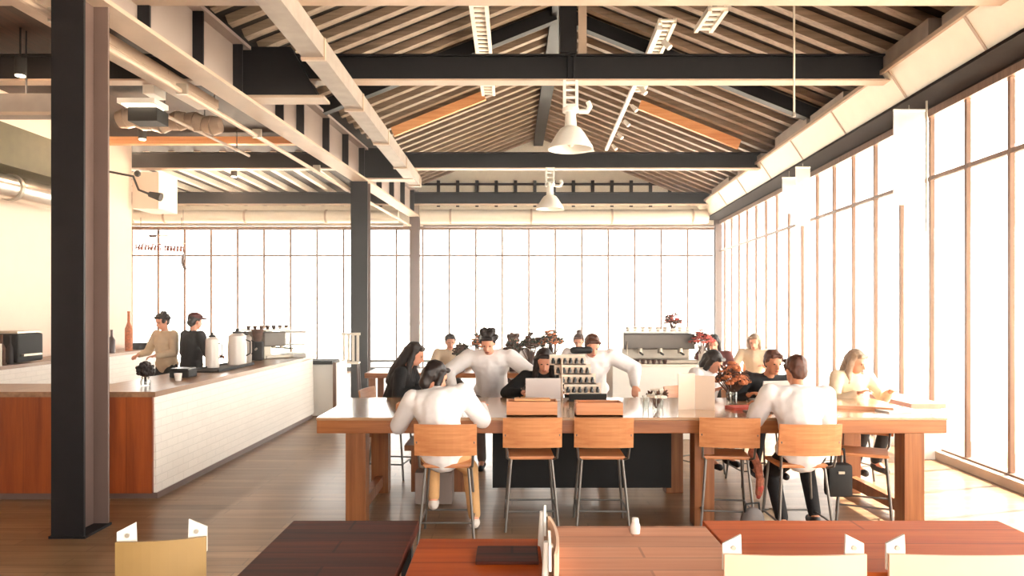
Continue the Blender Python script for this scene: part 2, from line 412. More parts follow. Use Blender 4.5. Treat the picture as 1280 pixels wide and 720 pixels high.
truss(14.3, 'black steel roof truss with orange timber rafters, over the smaller pendant lamp', haunch=True)
truss(19.2, 'farthest black steel roof truss in front of the back glazing', haunch=False)
tr = [o for o in COL.objects if o.name.startswith('roof_truss')]
# timber rafters belong to the third truss
t3 = [o for o in tr if abs(o.location.y-14.3) < .01][0]
for xa, xb in ((-2.33, -.54), (2.49, 4.43)):
    MB().beam((xa, -.25, RZ(xa)-.24), (xb, -.25, RZ(xb)-.24), .09, .18).build('timber_rafter', M['timber'], t3)
# plain dark steel rafters mid-bay
for xa, xb, lab in ((LC(11.5)+.1, .68, 'dark steel rafter on the left roof slope, mid bay'), (.82, RW(11.5)-.3, 'dark steel rafter on the right roof slope, mid bay')):
    o = MB().beam((xa, 11.5, RZ(xa)-.20), (xb, 11.5, RZ(xb)-.20), .16, .2).build('steel_rafter', M['steel']); tag(o, lab, 'rafter', 'mid-bay steel rafters')

# left plate girder over the colonnade
g = empty('plate_girder', (0, 0, 0), 0, 'long pale steel plate girder running over the left row of columns', 'girder')
def GP(y, z, dx=0): return V((LC(y)+dx, y, z))
y0, y1 = 3.0, 20.3
MB().beam(GP(y0, 4.63), GP(y1, 4.63), .03, .60).build('web', M['mauve'], g)
MB().beam(GP(y0, 4.31, .0), GP(y1, 4.31, .0), .30, .04).build('bottom_flange', M['flange'], g)
MB().beam(GP(y0, 4.93), GP(y1, 4.93), .30, .04).build('top_flange', M['mauve'], g)
for yy in (5.6, 6.55, 7.55, 8.5, 9.8, 10.6, 11.8, 12.9, 14.0, 15.4, 16.6, 17.8, 19.):
    MB().box(GP(yy, 4.62, .07), (.11, .03, .58)).build('stiffener', M['steel'], g)
# soft light-grey square duct under the trusses, right of the girder
o = empty('square_duct', (0, 0, 0), 0, 'pale grey square duct running under the roof trusses beside the left girder', 'duct')
MB().beam((-2.02, 1.5, 4.445), (-2.02, 15.2, 4.445), .22, .2).build('body', M['greyduct'], o)
for yy in (3.5, 5.4, 7.3, 9.2, 11.1, 13.0, 14.9): MB().beam((-2.02, yy, 4.43), (-2.02, yy+.05, 4.43), .245, .225).build('joint_collar', M['flange'], o)
# conduit left of the girder
o = empty('conduit', (0, 0, 0), 0, 'thin white conduit pipe clipped below the left edge of the girder', 'pipe')
MB().tube([GP(1.5, 4.18, -.28), GP(8.8, 4.18, -.30), GP(14.1, 4.12, -.25), GP(20.0, 4.05, -.1)], .032).build('pipe', M['flange'], o, True)
for yy in (5.9, 7.9, 9.9, 12.4, 15.): MB().box(GP(yy, 4.2, -.28), (.12, .04, .12)).build('clip', M['galv'], o)
o = empty('cable_tray', (0, 0, 0), 0, 'pale cable tray hung just left of the white conduit', 'cable tray')
MB().beam(GP(4.6, 4.35, -.62), GP(9.2, 4.35, -.62), .26, .03).build('tray_bed', M['flange'], o)
MB().beam(GP(4.6, 4.40, -.75), GP(9.2, 4.40, -.75), .015, .1).beam(GP(4.6, 4.40, -.49), GP(9.2, 4.40, -.49), .015, .1).build('side_rail', M['flange'], o)
for yy in (5., 6.5, 8., 9.1): MB().cyl(GP(yy, 4.4, -.49), GP(yy, 5.0, -.49), .008).build('hanger_rod', M['steel'], o)

# columns
def hcol(name, x, y, top, w, dpt, m, mw, label, cat='column', group=None, z0=0):
    o = empty(name, (x, y, 0), 0, label, cat, group)
    MB().box((0, -dpt/2+.012, (top+z0)/2), (w, .024, top-z0)).build('front_flange', m, o)
    MB().box((0, dpt/2-.012, (top+z0)/2), (w, .024, top-z0)).build('rear_flange', mw, o)
    MB().box((0, 0, (top+z0)/2), (.02, dpt-.05, top-z0)).build('web', mw, o)
    MB().box((0, 0, z0+.01), (w+.03, dpt+.02, .02)).build('base_plate', m, o)
    return o
hcol('steel_column', LC(5.6)-.0, 5.8, 4.29, .255, .36, M['steel'], M['brownsteel'], 'big dark steel column in front of the wooden counter end')
hcol('steel_column', LC(14.3)-.03, 14.3, 4.29, .33, .3, M['steel'], M['brownsteel'], 'dark steel column between the service counter and the long table', group=None)
hcol('steel_column', LC(19.6)+.0, 19.8, 4.29, .26, .26, M['brownsteel'], M['brownsteel'], 'slim grey-brown steel column by the back glass, behind the long-haired guest')
hcol('steel_column', RW(20.2)-.06, 20.3, 4.8, .17, .2, M['brownsteel'], M['brownsteel'], 'grey-brown steel post in the far right corner of the glazing')
def banner(x, y, z0, z1, w_, label):
    o = empty('hanging_banner', (x, y, 0), 0, label, 'banner')
    MB().box((0, 0, (z0+z1)/2), (w_, .012, z1-z0)).build('cloth', M['sheer'], o)
    MB().cyl((-w_/2, 0, z1), (w_/2, 0, z1), .018).build('top_bar', M['white'], o)
    MB().cyl((0, 0, z1), (0, 0, 4.3), .006).build('hanger_wire', M['galv'], o)
banner(RW(12.3)-.42, 12.3, 3.2, 4.2, .25, 'small white sheer banner hanging by the glass under the duct, farther one')
banner(RW(12.9)-.42, 13.0, 3.5, 4.15, .25, 'short white sheer banner right behind the farther white one at the glass')
banner(RW(8.75)-.35, 8.75, 3.05, 4.2, .38, 'white sheer banner hanging by the glass under the duct, nearer wider one')

# right-hand plenum duct
def prof(y, pts): return [(x+.06*y, y, z) for x, z in pts]
o = empty('plenum_duct', (0, 0, 0), 0, 'long cream plenum duct under the roof edge along the right glass wall', 'duct')
P_ = ((4.22, 4.30), (4.50, 4.30), (4.50, 4.62), (3.98, 4.66))
MB().prism(prof(3.2, P_), prof(20.2, P_)).build('body', M['cream'], o)
P2 = ((3.955, 4.64), (4.05, 4.64), (4.05, 4.69), (3.955, 4.69))
MB().prism(prof(3.2, P2), prof(20.2, P2)).build('edge_rail', M['flange'], o)
P3 = ((4.18, 4.265), (4.60, 4.265), (4.60, 4.30), (4.18, 4.30))
MB().prism(prof(3.2, P3), prof(20.2, P3)).build('lower_rail', M['darkbrown'], o)
for yy in (5.2, 7.0, 8.6, 10.4, 12.2, 14., 15.8, 17.6):
    P4 = ((4.205, 4.305), (4.24, 4.305), (4.00, 4.665), (3.965, 4.665))
    MB().prism(prof(yy, P4), prof(yy+.035, P4)).build('seam_strap', M['flange'], o)
for (ya, yb, hh, nm) in ((5.2, 7.45, .13, 'nearest'), (7.72, 9.33, .22, 'longest'), (10., 11.3, .12, 'low middle'), (11.45, 13.1, .2, 'fourth'), (14., 15.8, .12, 'fifth'), (16.6, 18.4, .14, 'farthest')):
    q = MB().prism(prof(ya, ((4.0, 4.69), (4.25, 4.69), (4.25, 4.69+hh), (4.0, 4.69+hh))), prof(yb, ((4.0, 4.69), (4.25, 4.69), (4.25, 4.69+hh), (4.0, 4.69+hh)))).build('duct_section', M['greyduct'])
    tag(q, '%s grey box duct section lying on top of the cream plenum duct' % nm, 'duct', 'grey duct sections over the plenum')
o = MB().tube([(RW(8.55)-.24, 8.55, 4.26), (RW(8.55)-.24, 8.55, 2.7)], .012).build('hanging_rod', M['galv']); tag(o, 'thin metal rod hanging beside the nearer white banner at the glass', 'rod')
o = empty('drop_rod', (3.35, 8.55, 0), 0, 'thin pale rod hanging from the right roof slope across the black beam', 'rod')
MB().cyl((0, 0, 4.1), (0, 0, RZ(3.35)-.02), .012).build('rod', M['cream'], o)
MB().cyl((0, 0, 4.07), (0, 0, 4.12), .02).build('end_nut', M['galv'], o)

# horizontal ducts along the back
def rduct(y, x0, x1, z, r, label):
    o = empty('round_duct', (0, 0, 0), 0, label, 'duct', 'round ducts along the back wall')
    MB().cyl((x0, y, z), (x1, y, z), r, n=20).build('pipe', M['cream'], o, True)
    x = x0+.8
    while x < x1-.2:
        MB().cyl((x, y, z), (x+.05, y, z), r+.02, n=20).build('band', M['flange'], o, True); x += 2.2
    return o
rduct(19.7, -2.5, 5.35, 4.30, .19, 'cream round duct over the back glazing, right of the slim column')
rduct(19.7, -10.3, -3.1, 4.30, .17, 'cream round duct over the back glazing, left of the slim column')
o = MB().beam((-10.3, 19.5, 4.05), (-2.95, 19.5, 4.05), .08, .07).build('pipe_rail', M['galv']); tag(o, 'thin metal rail under the left back duct, holding the hanging sign', 'rail')
o = MB().beam((-2.45, 19.9, 4.06), (5.6, 19.9, 4.06), .1, .05).build('pipe_rail', M['brownsteel']); tag(o, 'thin brown rail under the right back duct over the glazing', 'rail')

# ladder trays hung under the nave roof
def ladder(pts, wdt, label):
    o = empty('ladder_tray', (0, 0, 0), 0, label, 'cable tray')
    a, b = V(pts[0]), V(pts[1]); d_ = (b-a).normalized(); n_ = int((b-a).length/.16)
    MB().beam(a+V((-wdt/2, 0, 0)), b+V((-wdt/2, 0, 0)), .05, .07).beam(a+V((wdt/2, 0, 0)), b+V((wdt/2, 0, 0)), .05, .07).build('side_rail', M['cream'], o)
    r = MB()
    for i in range(n_+1):
        p = a+d_*i*.16; r.box(p, (wdt, .075, .02))
    r.build('rungs', M['cream'], o)
    return o
ladder(((-.43, 9.0, 5.72), (-.43, 13.2, 5.72)), .2, 'white perforated cable tray under the left roof slope, between the black beams')
ladder(((-.43, 5.0, 5.72), (-.43, 8.6, 5.72)), .2, 'white perforated cable tray under the left roof slope, nearer than the post truss')
ladder(((2.14, 9.9, 5.75), (2.3, 13.2, 5.75)), .2, 'white cable tray under the right roof slope, between the black beams')
ladder(((2.55, 8.9, 5.5), (2.55, 9.6, 5.5)), .2, 'short piece of white cable tray high on the right roof slope')
o = empty('spot_track', (0, 0, 0), 0, 'white track with small spot lamps beside the right cable tray', 'light track')
MB().beam((1.95, 9.5, 5.5), (2.2, 16.8, 5.5), .07, .06).build('track', M['white'], o)
for i in range(7):
    yy = 9.9+i*1.05; MB().cyl((2.08+.03*i, yy, 5.47), (2.16+.03*i, yy-.05, 5.36), .035, .045, n=10).build('spot', M['white'], o, True)

# pendants
def pendant(x, y, zr, label):
    o = empty('pendant_lamp', (x, y, zr), 0, label, 'pendant lamp')
    MB().lathe([(.0, .27), (.09, .27), (.125, .25), (.17, .19), (.225, .10), (.262, .04), (.275, .0), (.262, .0), (.25, .04), (.21, .10), (.15, .185), (.0, .22)], n=32).build('shade', M['white'], o, True)
    MB().cyl((0, 0, .26), (0, 0, .47), .075, .06, 16).cyl((0, 0, .45), (0, 0, .50), .10, n=16).build('lamp_housing', M['white'], o, True)
    s_ = MB()
    s_.box((-.075, 0, .47+.2), (.035, .05, 4.55-zr-.5)).box((.075, 0, .47+.2), (.035, .05, 4.55-zr-.5))
    for k in range(4): s_.box((0, 0, .54+k*.09), (.15, .02, .025))
    s_.build('hanger_strut', M['white'], o)
    MB().tube([(.1, 0, .46), (.2, 0, .46), (.235, 0, .52), (.21, 0, .58)], .03).build('hook', M['white'], o, True)
    MB().ball((0, 0, .1), (.05, .05, .075), 12).build('bulb', M['cream'], o, True)
    MB().tube([(.2, 0, .09), (.28, 0, -.02), (.05, .05, -.03)], .008, 6).build('wire_guard', M['white'], o)
    return o
pendant(.71, 8.72, 3.72, 'white bell-shaped pendant lamp under the post truss, the larger nearer one')
pendant(.75, 14.2, 3.75, 'white bell-shaped pendant lamp over the far guests, the smaller farther one')

# aisle services (upper left)
o = empty('work_light', (-4.62, 9.0, 0), 0, 'white square lamp box hanging in the upper left behind the big column', 'lamp')
MB().box((.15, 0, 4.62), (.14, .3, .36)).box((.02, -.02, 4.34), (.46, .36, .06)).build('frame', M['white'], o)
MB().box((.02, -.02, 4.304), (.38, .28, .012)).build('lens', M['lamp'], o)
MB().box((.05, .05, 4.2), (.36, .3, .17)).build('housing', M['dark'], o)
MB().cyl((.15, 0, 4.8), (.15, 0, 4.99), .012).build('hanger_rod', M['steel'], o)
o = empty('silver_duct', (0, 0, 0), 0, 'shiny round silver duct along the left wall over the back bar', 'duct')
MB().cyl((-6.95, 3., 3.47), (-6.95, 11.6, 3.47), .17, n=24).build('pipe', M['duct'], o, True)
for yy in (5., 7.5, 9.95): MB().cyl((-6.95, yy, 3.47), (-6.95, yy+.06, 3.47), .19, n=24).build('joint_ring', M['galv'], o, True)
o = tag(MB().prism([(-7.49, 6., 3.7), (-6.7, 6., 3.7), (-6.7, 6., 4.25), (-7.49, 6., 4.25)], [(-7.49, 11.8, 3.7), (-6.7, 11.8, 3.7), (-6.7, 11.8, 4.25), (-7.49, 11.8, 4.25)]).build('box_duct', mat('olive_duct', (.34, .31, .20), rough=.6, var=.15)), 'olive-tan boxed duct on the left wall above the silver duct', 'duct')
o = empty('cross_duct', (0, 0, 0), 0, 'tan horizontal duct crossing the aisle ceiling at the left edge', 'duct')
MB().box((-6.15, 8.3, 4.12), (1.9, .3, .22)).build('body', M['greyduct'], o)
MB().box((-6.15, 8.14, 4.0), (1.96, .04, .03)).build('edge_strip', M['flange'], o)
for xx in (-6.8, -5.6): MB().cyl((xx, 8.3, 4.23), (xx, 8.3, 4.99), .01).build('hanger_rod', M['steel'], o)
o = tag(MB().box((-5.6, 13.2, 4.86), (5.0 , .16, .13)).build('timber_joist', M['timber']), 'orange timber joist in the aisle just over the black beam', 'joist')
o = tag(MB().box((-6.1, 6.9, 4.895), (2.7, .3, .2)).build('timber_joist', M['timber']), 'orange-brown timber joist under the aisle ceiling in the top left corner', 'joist')
o = empty('spiral_duct', (0, 0, 0), 0, 'rumpled tan flexible duct under the aisle ceiling beside the lamp box', 'duct')
f = MB()
for i in range(12):
    f.cyl((-5.9+i*.12, 10.8+.02*i, 4.62+.03*math.sin(i)), (-5.78+i*.12, 10.8+.02*i, 4.62+.03*math.sin(i+1)), .12+.03*(i % 2), .15-.03*(i % 2), 14)
f.build('hose', M['flange'], o, True)
MB().cyl((-5.4, 10.9, 4.7), (-5.4, 10.9, 4.99), .008).build('hanger_rod', M['steel'], o)
o = empty('sprinkler_pipe', (0, 0, 0), 0, 'thin pale pipe with hangers slanting under the aisle ceiling', 'pipe')
MB().tube([(-4.9, 9.6, 4.5), (-4.75, 13.0, 4.55)], .025).build('pipe', M['flange'], o, True)
for t_ in (.15, .5, .85): MB().cyl((-4.9+.15*t_, 9.6+3.4*t_, 4.52), (-4.9+.15*t_, 9.6+3.4*t_, 4.99), .008).build('hanger_rod', M['steel'], o)
# bulkhead box where the left wall ends
o = tag(MB().box((-7.23, 14.6, 4.12), (.52, .8, .72)).build('bulkhead_box', M['wallcream']), 'cream bulkhead box at the top end of the left wall', 'bulkhead')
o = empty('wall_lamp', (-6.95, 13.4, 4.0), 0, 'small dark articulated lamp under the cream bulkhead', 'lamp')
MB().tube([(-.6, 0, .35), (-.1, 0, .25), (0, 0, 0), (.25, 0, -.1)], .02).build('arm', M['dark'], o); MB().ball((-.02, 0, .3), .06).build('joint', M['dark'], o); MB().cyl((.2, 0, -.08), (.42, 0, -.14), .05, .08).build('head', M['dark'], o)

# warm lamps of the bar aisle
for i, (x, y, e) in enumerate(((-5.6, 8.2, 10), (-5.8, 11.3, 35), (-5.6, 14.5, 45))):
    o = empty('down_light', (x, y, 4.45), 0, ('warm cylinder down light in the aisle, %s' % ('nearest the front', 'over the bar', 'farthest back')[i]), 'down light')
    MB().cyl((0, 0, .0), (0, 0, .2), .06, n=16).build('housing', M['dark'], o, True)
    MB().cyl((0, 0, -.012), (0, 0, 0), .05, n=16).build('lens', M['lamp'], o)
    MB().cyl((0, 0, .2), (0, 0, .54), .01).build('stem', M['dark'], o)
    light('down_lamp', 'POINT', (x, y, 4.32), e, (1, .66, .42), size=.12)
# ------------------------------------------------------------------ service counter (left)
o = empty('service_counter', (0, 0, 0), 0, 'long L-shaped service counter, red wood end and white tiled side, brown top', 'counter')
def CX(y): return -3.35+.0167*(y-6.75)
# white tiled long side (slightly battered), wooden front
MB().prism([(CX(6.75), 6.75, .97), (CX(6.75)-.72, 6.75+.0, .97), (CX(6.75)-.72, 6.75, .07), (CX(6.75)+.02, 6.75, .07)],
           [(CX(11.8), 11.8, .97), (CX(11.8)-.72, 11.8, .97), (CX(11.8)-.72, 11.8, .07), (CX(11.8)+.02, 11.8, .07)]).build('tiled_side', M['ctile'], o)
MB().box((-5.76, 7.08, .52), (3.36, .62, .9)).box((-5.42, 6.735, .52), (4.12, .03, .9)).build('wood_panel', M['cwood'], o)
MB().box((-5.76, 7.07, .035), (3.36, .6, .07)).prism([(CX(6.8), 6.8, .0), (CX(6.8)-.68, 6.8, .0), (CX(6.8)-.68, 6.8, .07), (CX(6.8), 6.8, .07)], [(CX(11.8), 11.78, .0), (CX(11.8)-.68, 11.78, .0), (CX(11.8)-.68, 11.78, .07), (CX(11.8), 11.78, .07)]).build('plinth', M['brownsteel'], o)
MB().prism([(CX(6.70)+.03, 6.70, .97), (-7.45, 6.70, .97), (-7.45, 6.70, 1.02), (CX(6.70)+.03, 6.70, 1.02)],
           [(CX(7.42)+.03, 7.42, .97), (-7.45, 7.42, .97), (-7.45, 7.42, 1.02), (CX(7.42)+.03, 7.42, 1.02)]).build('front_worktop', M['ctop'], o)
MB().prism([(CX(7.42)+.03, 7.42, .97), (CX(7.42)-.78, 7.42, .97), (CX(7.42)-.78, 7.42, 1.02), (CX(7.42)+.03, 7.42, 1.02)],
           [(CX(11.85)+.03, 11.85, .97), (CX(11.85)-.78, 11.85, .97), (CX(11.85)-.78, 11.85, 1.02), (CX(11.85)+.03, 11.85, 1.02)]).build('side_worktop', M['ctop'], o)
# side ledge at the end
o = empty('end_ledge', (0, 0, 0), 0, 'small white ledge unit with black top and brown post at the counter end', 'ledge')
MB().box((-3.28, 12.45, .44), (.62, 1.0, .86)).build('body', M['white'], o)
MB().box((-3.22, 12.1, .90), (.52, .5, .06)).build('black_top', M['dark'], o)
MB().box((-2.93, 11.9, .45), (.05, .05, .9)).build('post', M['mullion'], o)
# back bar along the left wall
o = empty('back_bar', (0, 0, 0), 0, 'white tiled back bar with brown worktop along the left wall', 'counter')
MB().box((-7.16, 11.6, .485), (.62, 8.2 - 3.4 + .3, .97)).build('tiled_front', M['ctile'], o)
MB().box((-7.16, 11.6, .995), (.66, 5.14, .05)).build('worktop', M['ctop'], o)
o = tag(MB().box((-7.0, 8.4, .92), (.7, 1.1, .1), bev=.005).build('wood_shelf', M['timber']), 'orange wooden low shelf end seen left of the big column', 'shelf')
MB().box((-7.0, 8.4, .43), (.6, 1.0, .86)).build('carcass', M['ctile'], o)

# ------------------------------------------------------------------ communal table
T = empty('communal_table', (.985, 6.57, 0), 0, 'long thick wooden communal table where the guests sit', 'table')
MB().box((0, 0, .888), (5.19, 1.32, .024), bev=.005).build('tabletop', M['polished'], T)
MB().box((0, 0, .8225), (5.18, 1.31, .107), bev=.006).build('apron', M['tabletop'], T)
for (x, y) in ((-2.27, -.58), (-2.27, .5), (.595, -.58), (.595, .5), (2.32, -.58), (2.32, .5)):
    MB().box((x, y, .385), (.165, .16, .77), bev=.006).build('leg', M['tableleg'], T)
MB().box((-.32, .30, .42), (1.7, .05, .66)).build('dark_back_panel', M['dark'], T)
MB().box((-2.27, -.04, .12), (.07, .92, .1)).build('foot_rail', M['tableleg'], T)
MB().box((2.32, -.04, .12), (.07, .92, .1)).build('foot_rail', M['tableleg'], T)
MB().box((-1.67, .1, .55), (.55, .5, .05)).box((-1.67, .3, .3), (.55, .04, .5)).build('under_shelf', M['tableleg'], T)
tag(MB().box((-.72, 6.75, .145), (.34, .3, .29), bev=.006).build('storage_box', M['mauve']), 'plain brown box standing on the floor under the left end of the long table', 'box')
# rear table
T2 = empty('rear_table', (-.45, 10.4, 0), 0, 'second wooden table behind the guests in white shirts', 'table')
MB().box((0, 0, .86), (3.2, .8, .07), bev=.006).build('tabletop', M['tabletop'], T2)
for x in (-1.5, 1.5):
    for y in (-.32, .32): MB().box((x, y, .41), (.09, .09, .82)).build('leg', M['tableleg'], T2)

# ------------------------------------------------------------------ stools
def make_stool(label):
    """origin on the floor under the seat centre; backrest on the -Y side"""
    o = empty('bar_stool', (0, 0, 0), 0, label, 'stool', 'wooden bar stools with steel legs at the long table')
    MB().box((0, .02, .585), (.37, .34, .028), bev=.01).build('seat', M['stool'], o)
    b = MB(); n = 8; w2, r_ = .235, 1.1
    a0 = [];
    for k in range(n+1):
        x = -w2+2*w2*k/n; yy = -.235-(.03)*(1-(x/w2)**2)+.0
        a0.append((x, yy))
    for (p, q) in zip(a0, a0[1:]):
        b.prism([(p[0], p[1], .69), (p[0], p[1]-.016, .69), (p[0], p[1]-.046, .93), (p[0], p[1]-.03, .93)],
                [(q[0], q[1], .69), (q[0], q[1]-.016, .69), (q[0], q[1]-.046, .93), (q[0], q[1]-.03, .93)])
    b.build('backrest', M['stool'], o)
    for sx in (-1, 1):
        MB().tube([(sx*.165, .15, .57), (sx*.21, .20, .0)], .011, 10).build('leg', M['tube'], o, True)
        MB().tube([(sx*.165, -.13, .57), (sx*.215, -.20, .0)], .011, 10).build('leg', M['tube'], o, True)
        MB().tube([(sx*.165, -.10, .56), (sx*.20, -.21, .60), (sx*.215, -.262, .80)], .010, 10).build('back_support', M['tube'], o, True)
    MB().tube([(-.2, -.175, .16), (.2, -.175, .16)], .008).tube([(-.2, .18, .16), (.2, .18, .16)], .008).tube([(-.2, -.175, .16), (-.2, .18, .16)], .008).tube([(.2, -.175, .16), (.2, .18, .16)], .008).build('foot_ring', M['tube'], o)
    return o
S0 = make_stool('stool holding the white-shirted guest seen from behind at the left')
S0.location = (-.50, 5.67, 0)
def stool(x, y, rz, label): return copy_tree(S0, (x, y, 0), rz, label)
stool(.155, 5.98, .03, 'empty stool directly in front of the guest reading in black')
stool(.735, 5.98, -.02, 'empty stool in the middle of the table, right of the reading guest')
stool(1.76, 5.98, -.12, 'empty stool beside the middle table leg')
stool(2.24, 5.67, 0., 'stool holding the grey-haired guest in white seen from behind')
stool(2.98, 6.10, PI*.86, 'pale stool turned sideways by the right table leg, back hidden')

# ------------------------------------------------------------------ front tables
def ftable(x0, x1, y0, y1, z, m, label):
    o = empty('front_table', ((x0+x1)/2, (y0+y1)/2, 0), 0, label, 'table')
    w_, d_ = x1-x0, y1-y0
    MB().box((0, 0, z-.025), (w_, d_, .05), bev=.005).build('tabletop', m, o)
    for sx in (-1, 1):
        for sy in (-1, 1): MB().box((sx*(w_/2-.05), sy*(d_/2-.06), (z-.05)/2), (.05, .05, z-.05)).build('leg', M['dark'], o)
    MB().box((0, d_/2-.05, z-.09), (w_-.1, .025, .08)).build('apron', m, o)
    return o
ftable(-1.08, -.46, 2.3, 3.56, .75, M['red_a'], 'dark brown table in the left foreground')
ftable(-.42, .125, 2.3, 3.28, .75, M['red_b'], 'orange-brown foreground table right of the dark one')
ftable(.185, .93, 2.3, 3.47, .75, M['red_c'], 'greyish brown plank table in the centre foreground')
ftable(.94, 2.40, 2.86, 3.56, .75, M['red_d'], 'red-brown table at the right foreground behind the cream chairs')
o = tag(MB().box((-.02, 3.04, .757), (.26, .2, .014), bev=.004).build('serving_board', M['red_a']), 'dark red-brown board lying on the orange-brown foreground table', 'board')
# bench seat behind front tables (the red strip behind the plank table)
o = empty('bench', (1.2, 3.98, 0), 0, 'long reddish bench behind the foreground tables, only its top edge in view', 'bench')
MB().box((.0, -.02, .44), (2.6, .3, .05), bev=.005).build('seat', M['red_d'], o)
for x in (-1.1, 1.1): MB().box((x, -.02, .21), (.06, .28, .42)).build('leg', M['dark'], o)

# chairs of the foreground
def make_chair(label, shell, w_=.52):
    """backrest on the -Y side of the seat (towards the camera)"""
    o = empty('cafe_chair', (0, 0, 0), 0, label, 'chair', 'moulded foreground chairs with white metal posts')
    MB().box((0, .0, .45), (w_-.06, .42, .02), bev=.008).build('seat', M[shell], o)
    b = MB(); n = 10
    pts = [(-w_/2+w_*k/n, -.25-.02*(1-(2*k/n-1)**2)) for k in range(n+1)]
    for p, q in zip(pts, pts[1:]):
        b.prism([(p[0], p[1], .60), (p[0], p[1]-.012, .60), (p[0], p[1]-.012, .866), (p[0], p[1], .866)], [(q[0], q[1], .60), (q[0], q[1]-.012, .60), (q[0], q[1]-.012, .866), (q[0], q[1], .866)])
    b.build('backrest', M[shell], o)
    for sx in (-1, 1):
        p = MB().prism([(sx*(w_/2-.075), -.24, .80), (sx*(w_/2-.0), -.24, .80), (sx*(w_/2-.0), -.24, .90), (sx*(w_/2-.07), -.24, .935)],
                   [(sx*(w_/2-.075), -.23, .80), (sx*(w_/2-.0), -.23, .80), (sx*(w_/2-.0), -.23, .90), (sx*(w_/2-.07), -.23, .935)]).build('post_plate', M['shell'], o)
        MB().cyl((sx*(w_/2-.04), -.248, .885), (sx*(w_/2-.04), -.240, .885), .009, n=10).build('screw', M['galv'], p)
        MB().tube([(sx*(w_/2-.045), -.225, .9), (sx*(w_/2-.045), -.2, .45), (sx*(w_/2-.03), -.24, 0)], .013, 10).build('rear_leg', M['shell'], o, True)
        MB().tube([(sx*(w_/2-.05), .18, .45), (sx*(w_/2-.03), .21, 0)], .013, 10).build('front_leg', M['shell'], o, True)
    return o
c1 = make_chair('cream chair in the right foreground, the left of the two bright ones', 'chaircream', .54); c1.location = (1.075, 2.99, 0)
c2 = make_chair('', 'chaircream', .68); c2.location = (1.77, 2.99, 0); tag(c2, 'cream chair at the right foreground edge, the washed-out right one of the pair')

c3 = make_chair('tan chair in the left foreground below the big dark column', 'chairtan', .34); c3.location = (-1.47, 3.16, 0); c3.rotation_euler.z = math.radians(12)
c4 = copy_tree(c3, (-2.05, 2.72, 0), math.radians(-15), 'tan chair at the bottom left, barely reaching into view')
c5 = make_chair('chair seen edge-on between two foreground tables, white post up', 'chaircream', .5); c5.location = (-.09, 2.98, 0); c5.rotation_euler.z = PI/2

# bench by the window
o = empty('window_bench', (4.92, 9.0, 0), 0, 'low bench with a pinkish top by the right glass wall', 'bench')
MB().box((0, 0, .64), (.42, 1.0, .06), bev=.006).build('seat', mat('pink_laminate', (.80, .58, .50), rough=.4), o)
for y in (-.42, .42): MB().box((0, y, .305), (.36, .05, .61)).build('leg', M['shell'], o)

# second service station with machine
o = empty('coffee_station', (2.05, 10.2, 0), 0, 'white coffee station counter behind the right-hand guests', 'counter')
MB().box((0, 0, .5), (1.35, .7, 1.0), bev=.01).build('body', M['white'], o)
MB().box((0, 0, 1.015), (1.4, .75, .03), bev=.005).build('worktop', M['cream'], o)

def espresso(loc, rz, label, w_=.95, body='machine'):
    o = empty('espresso_machine', loc, rz, label, 'coffee machine')
    MB().box((0, .1, .30), (w_, .38, .22), bev=.02).build('body', M[body], o)
    MB().box((0, .22, .13), (w_*.96, .12, .26), bev=.01).build('back_panel', M['galv'], o)
    MB().box((0, 0, .03), (w_, .5, .05), bev=.01).build('drip_tray', M['galv'], o)
    MB().box((0, .05, .435), (w_*1.02, .44, .02)).tube([(-w_/2, -.16, .47), (w_/2, -.16, .47)], .008).build('cup_rail', M['shell'], o)
    for k in (-1, 0, 1):
        q = MB().cyl((k*w_*.28, -.13, .14), (k*w_*.28, -.13, .21), .035).build('group_head', M['galv'], o, True)
        MB().cyl((k*w_*.28, -.15, .15), (k*w_*.28, -.34, .135), .014).build('portafilter', M['dark'], q, True)
    for s_ in (-1, 1): MB().tube([(s_*w_*.45, -.12, .3), (s_*w_*.47, -.2, .2), (s_*w_*.47, -.22, .08)], .007).build('steam_wand', M['galv'], o)
    return o
espresso((2.06, 10.15, 1.03), 0, 'espresso machine with a row of cups on top, behind the right-hand guests', 1.0)
espresso((-3.95+.06, 11.4, 1.02), PI/2+.9, 'espresso machine at the far end of the service counter', .8)
def cup(loc, m, label, group, first=[{}]):
    key = m
    if key not in first[0]:
        o = MB().lathe([(0, 0), (.022, 0), (.034, .05), (.036, .06), (.031, .058), (.02, .01), (0, .008)], n=14).build('coffee_cup', M[m], None, True)
        tag(o, label, 'cup', group); first[0][key] = o; o.location = loc; return o
    c = first[0][key].copy(); COL.objects.link(c); c.location = loc; c['label'] = label; c['group'] = group; return c
for i in range(9):
    cup((1.63+i*.105, 10.12+.03*(i % 2), 1.475), 'ceramic', 'small pale cup in the row on top of the machine behind the right-hand guests', 'cups on the right-hand machine')
for i in range(9):
    cup((1.50+i*.075, 9.90+.02*(i % 2), 1.031), 'darkcup', 'small dark cup in the row at the front edge of the white coffee station', 'dark cups on the coffee station')
for i in range(7):
    a = i*.1-.3
    cup((-3.89-a*.78+.02, 11.4-.62*0+a*.62*-1, 1.465), 'redcup' if 'redcup' in M else 'darkcup', 'small dark red cup in the row on top of the machine on the service counter', 'cups on the service counter machine')
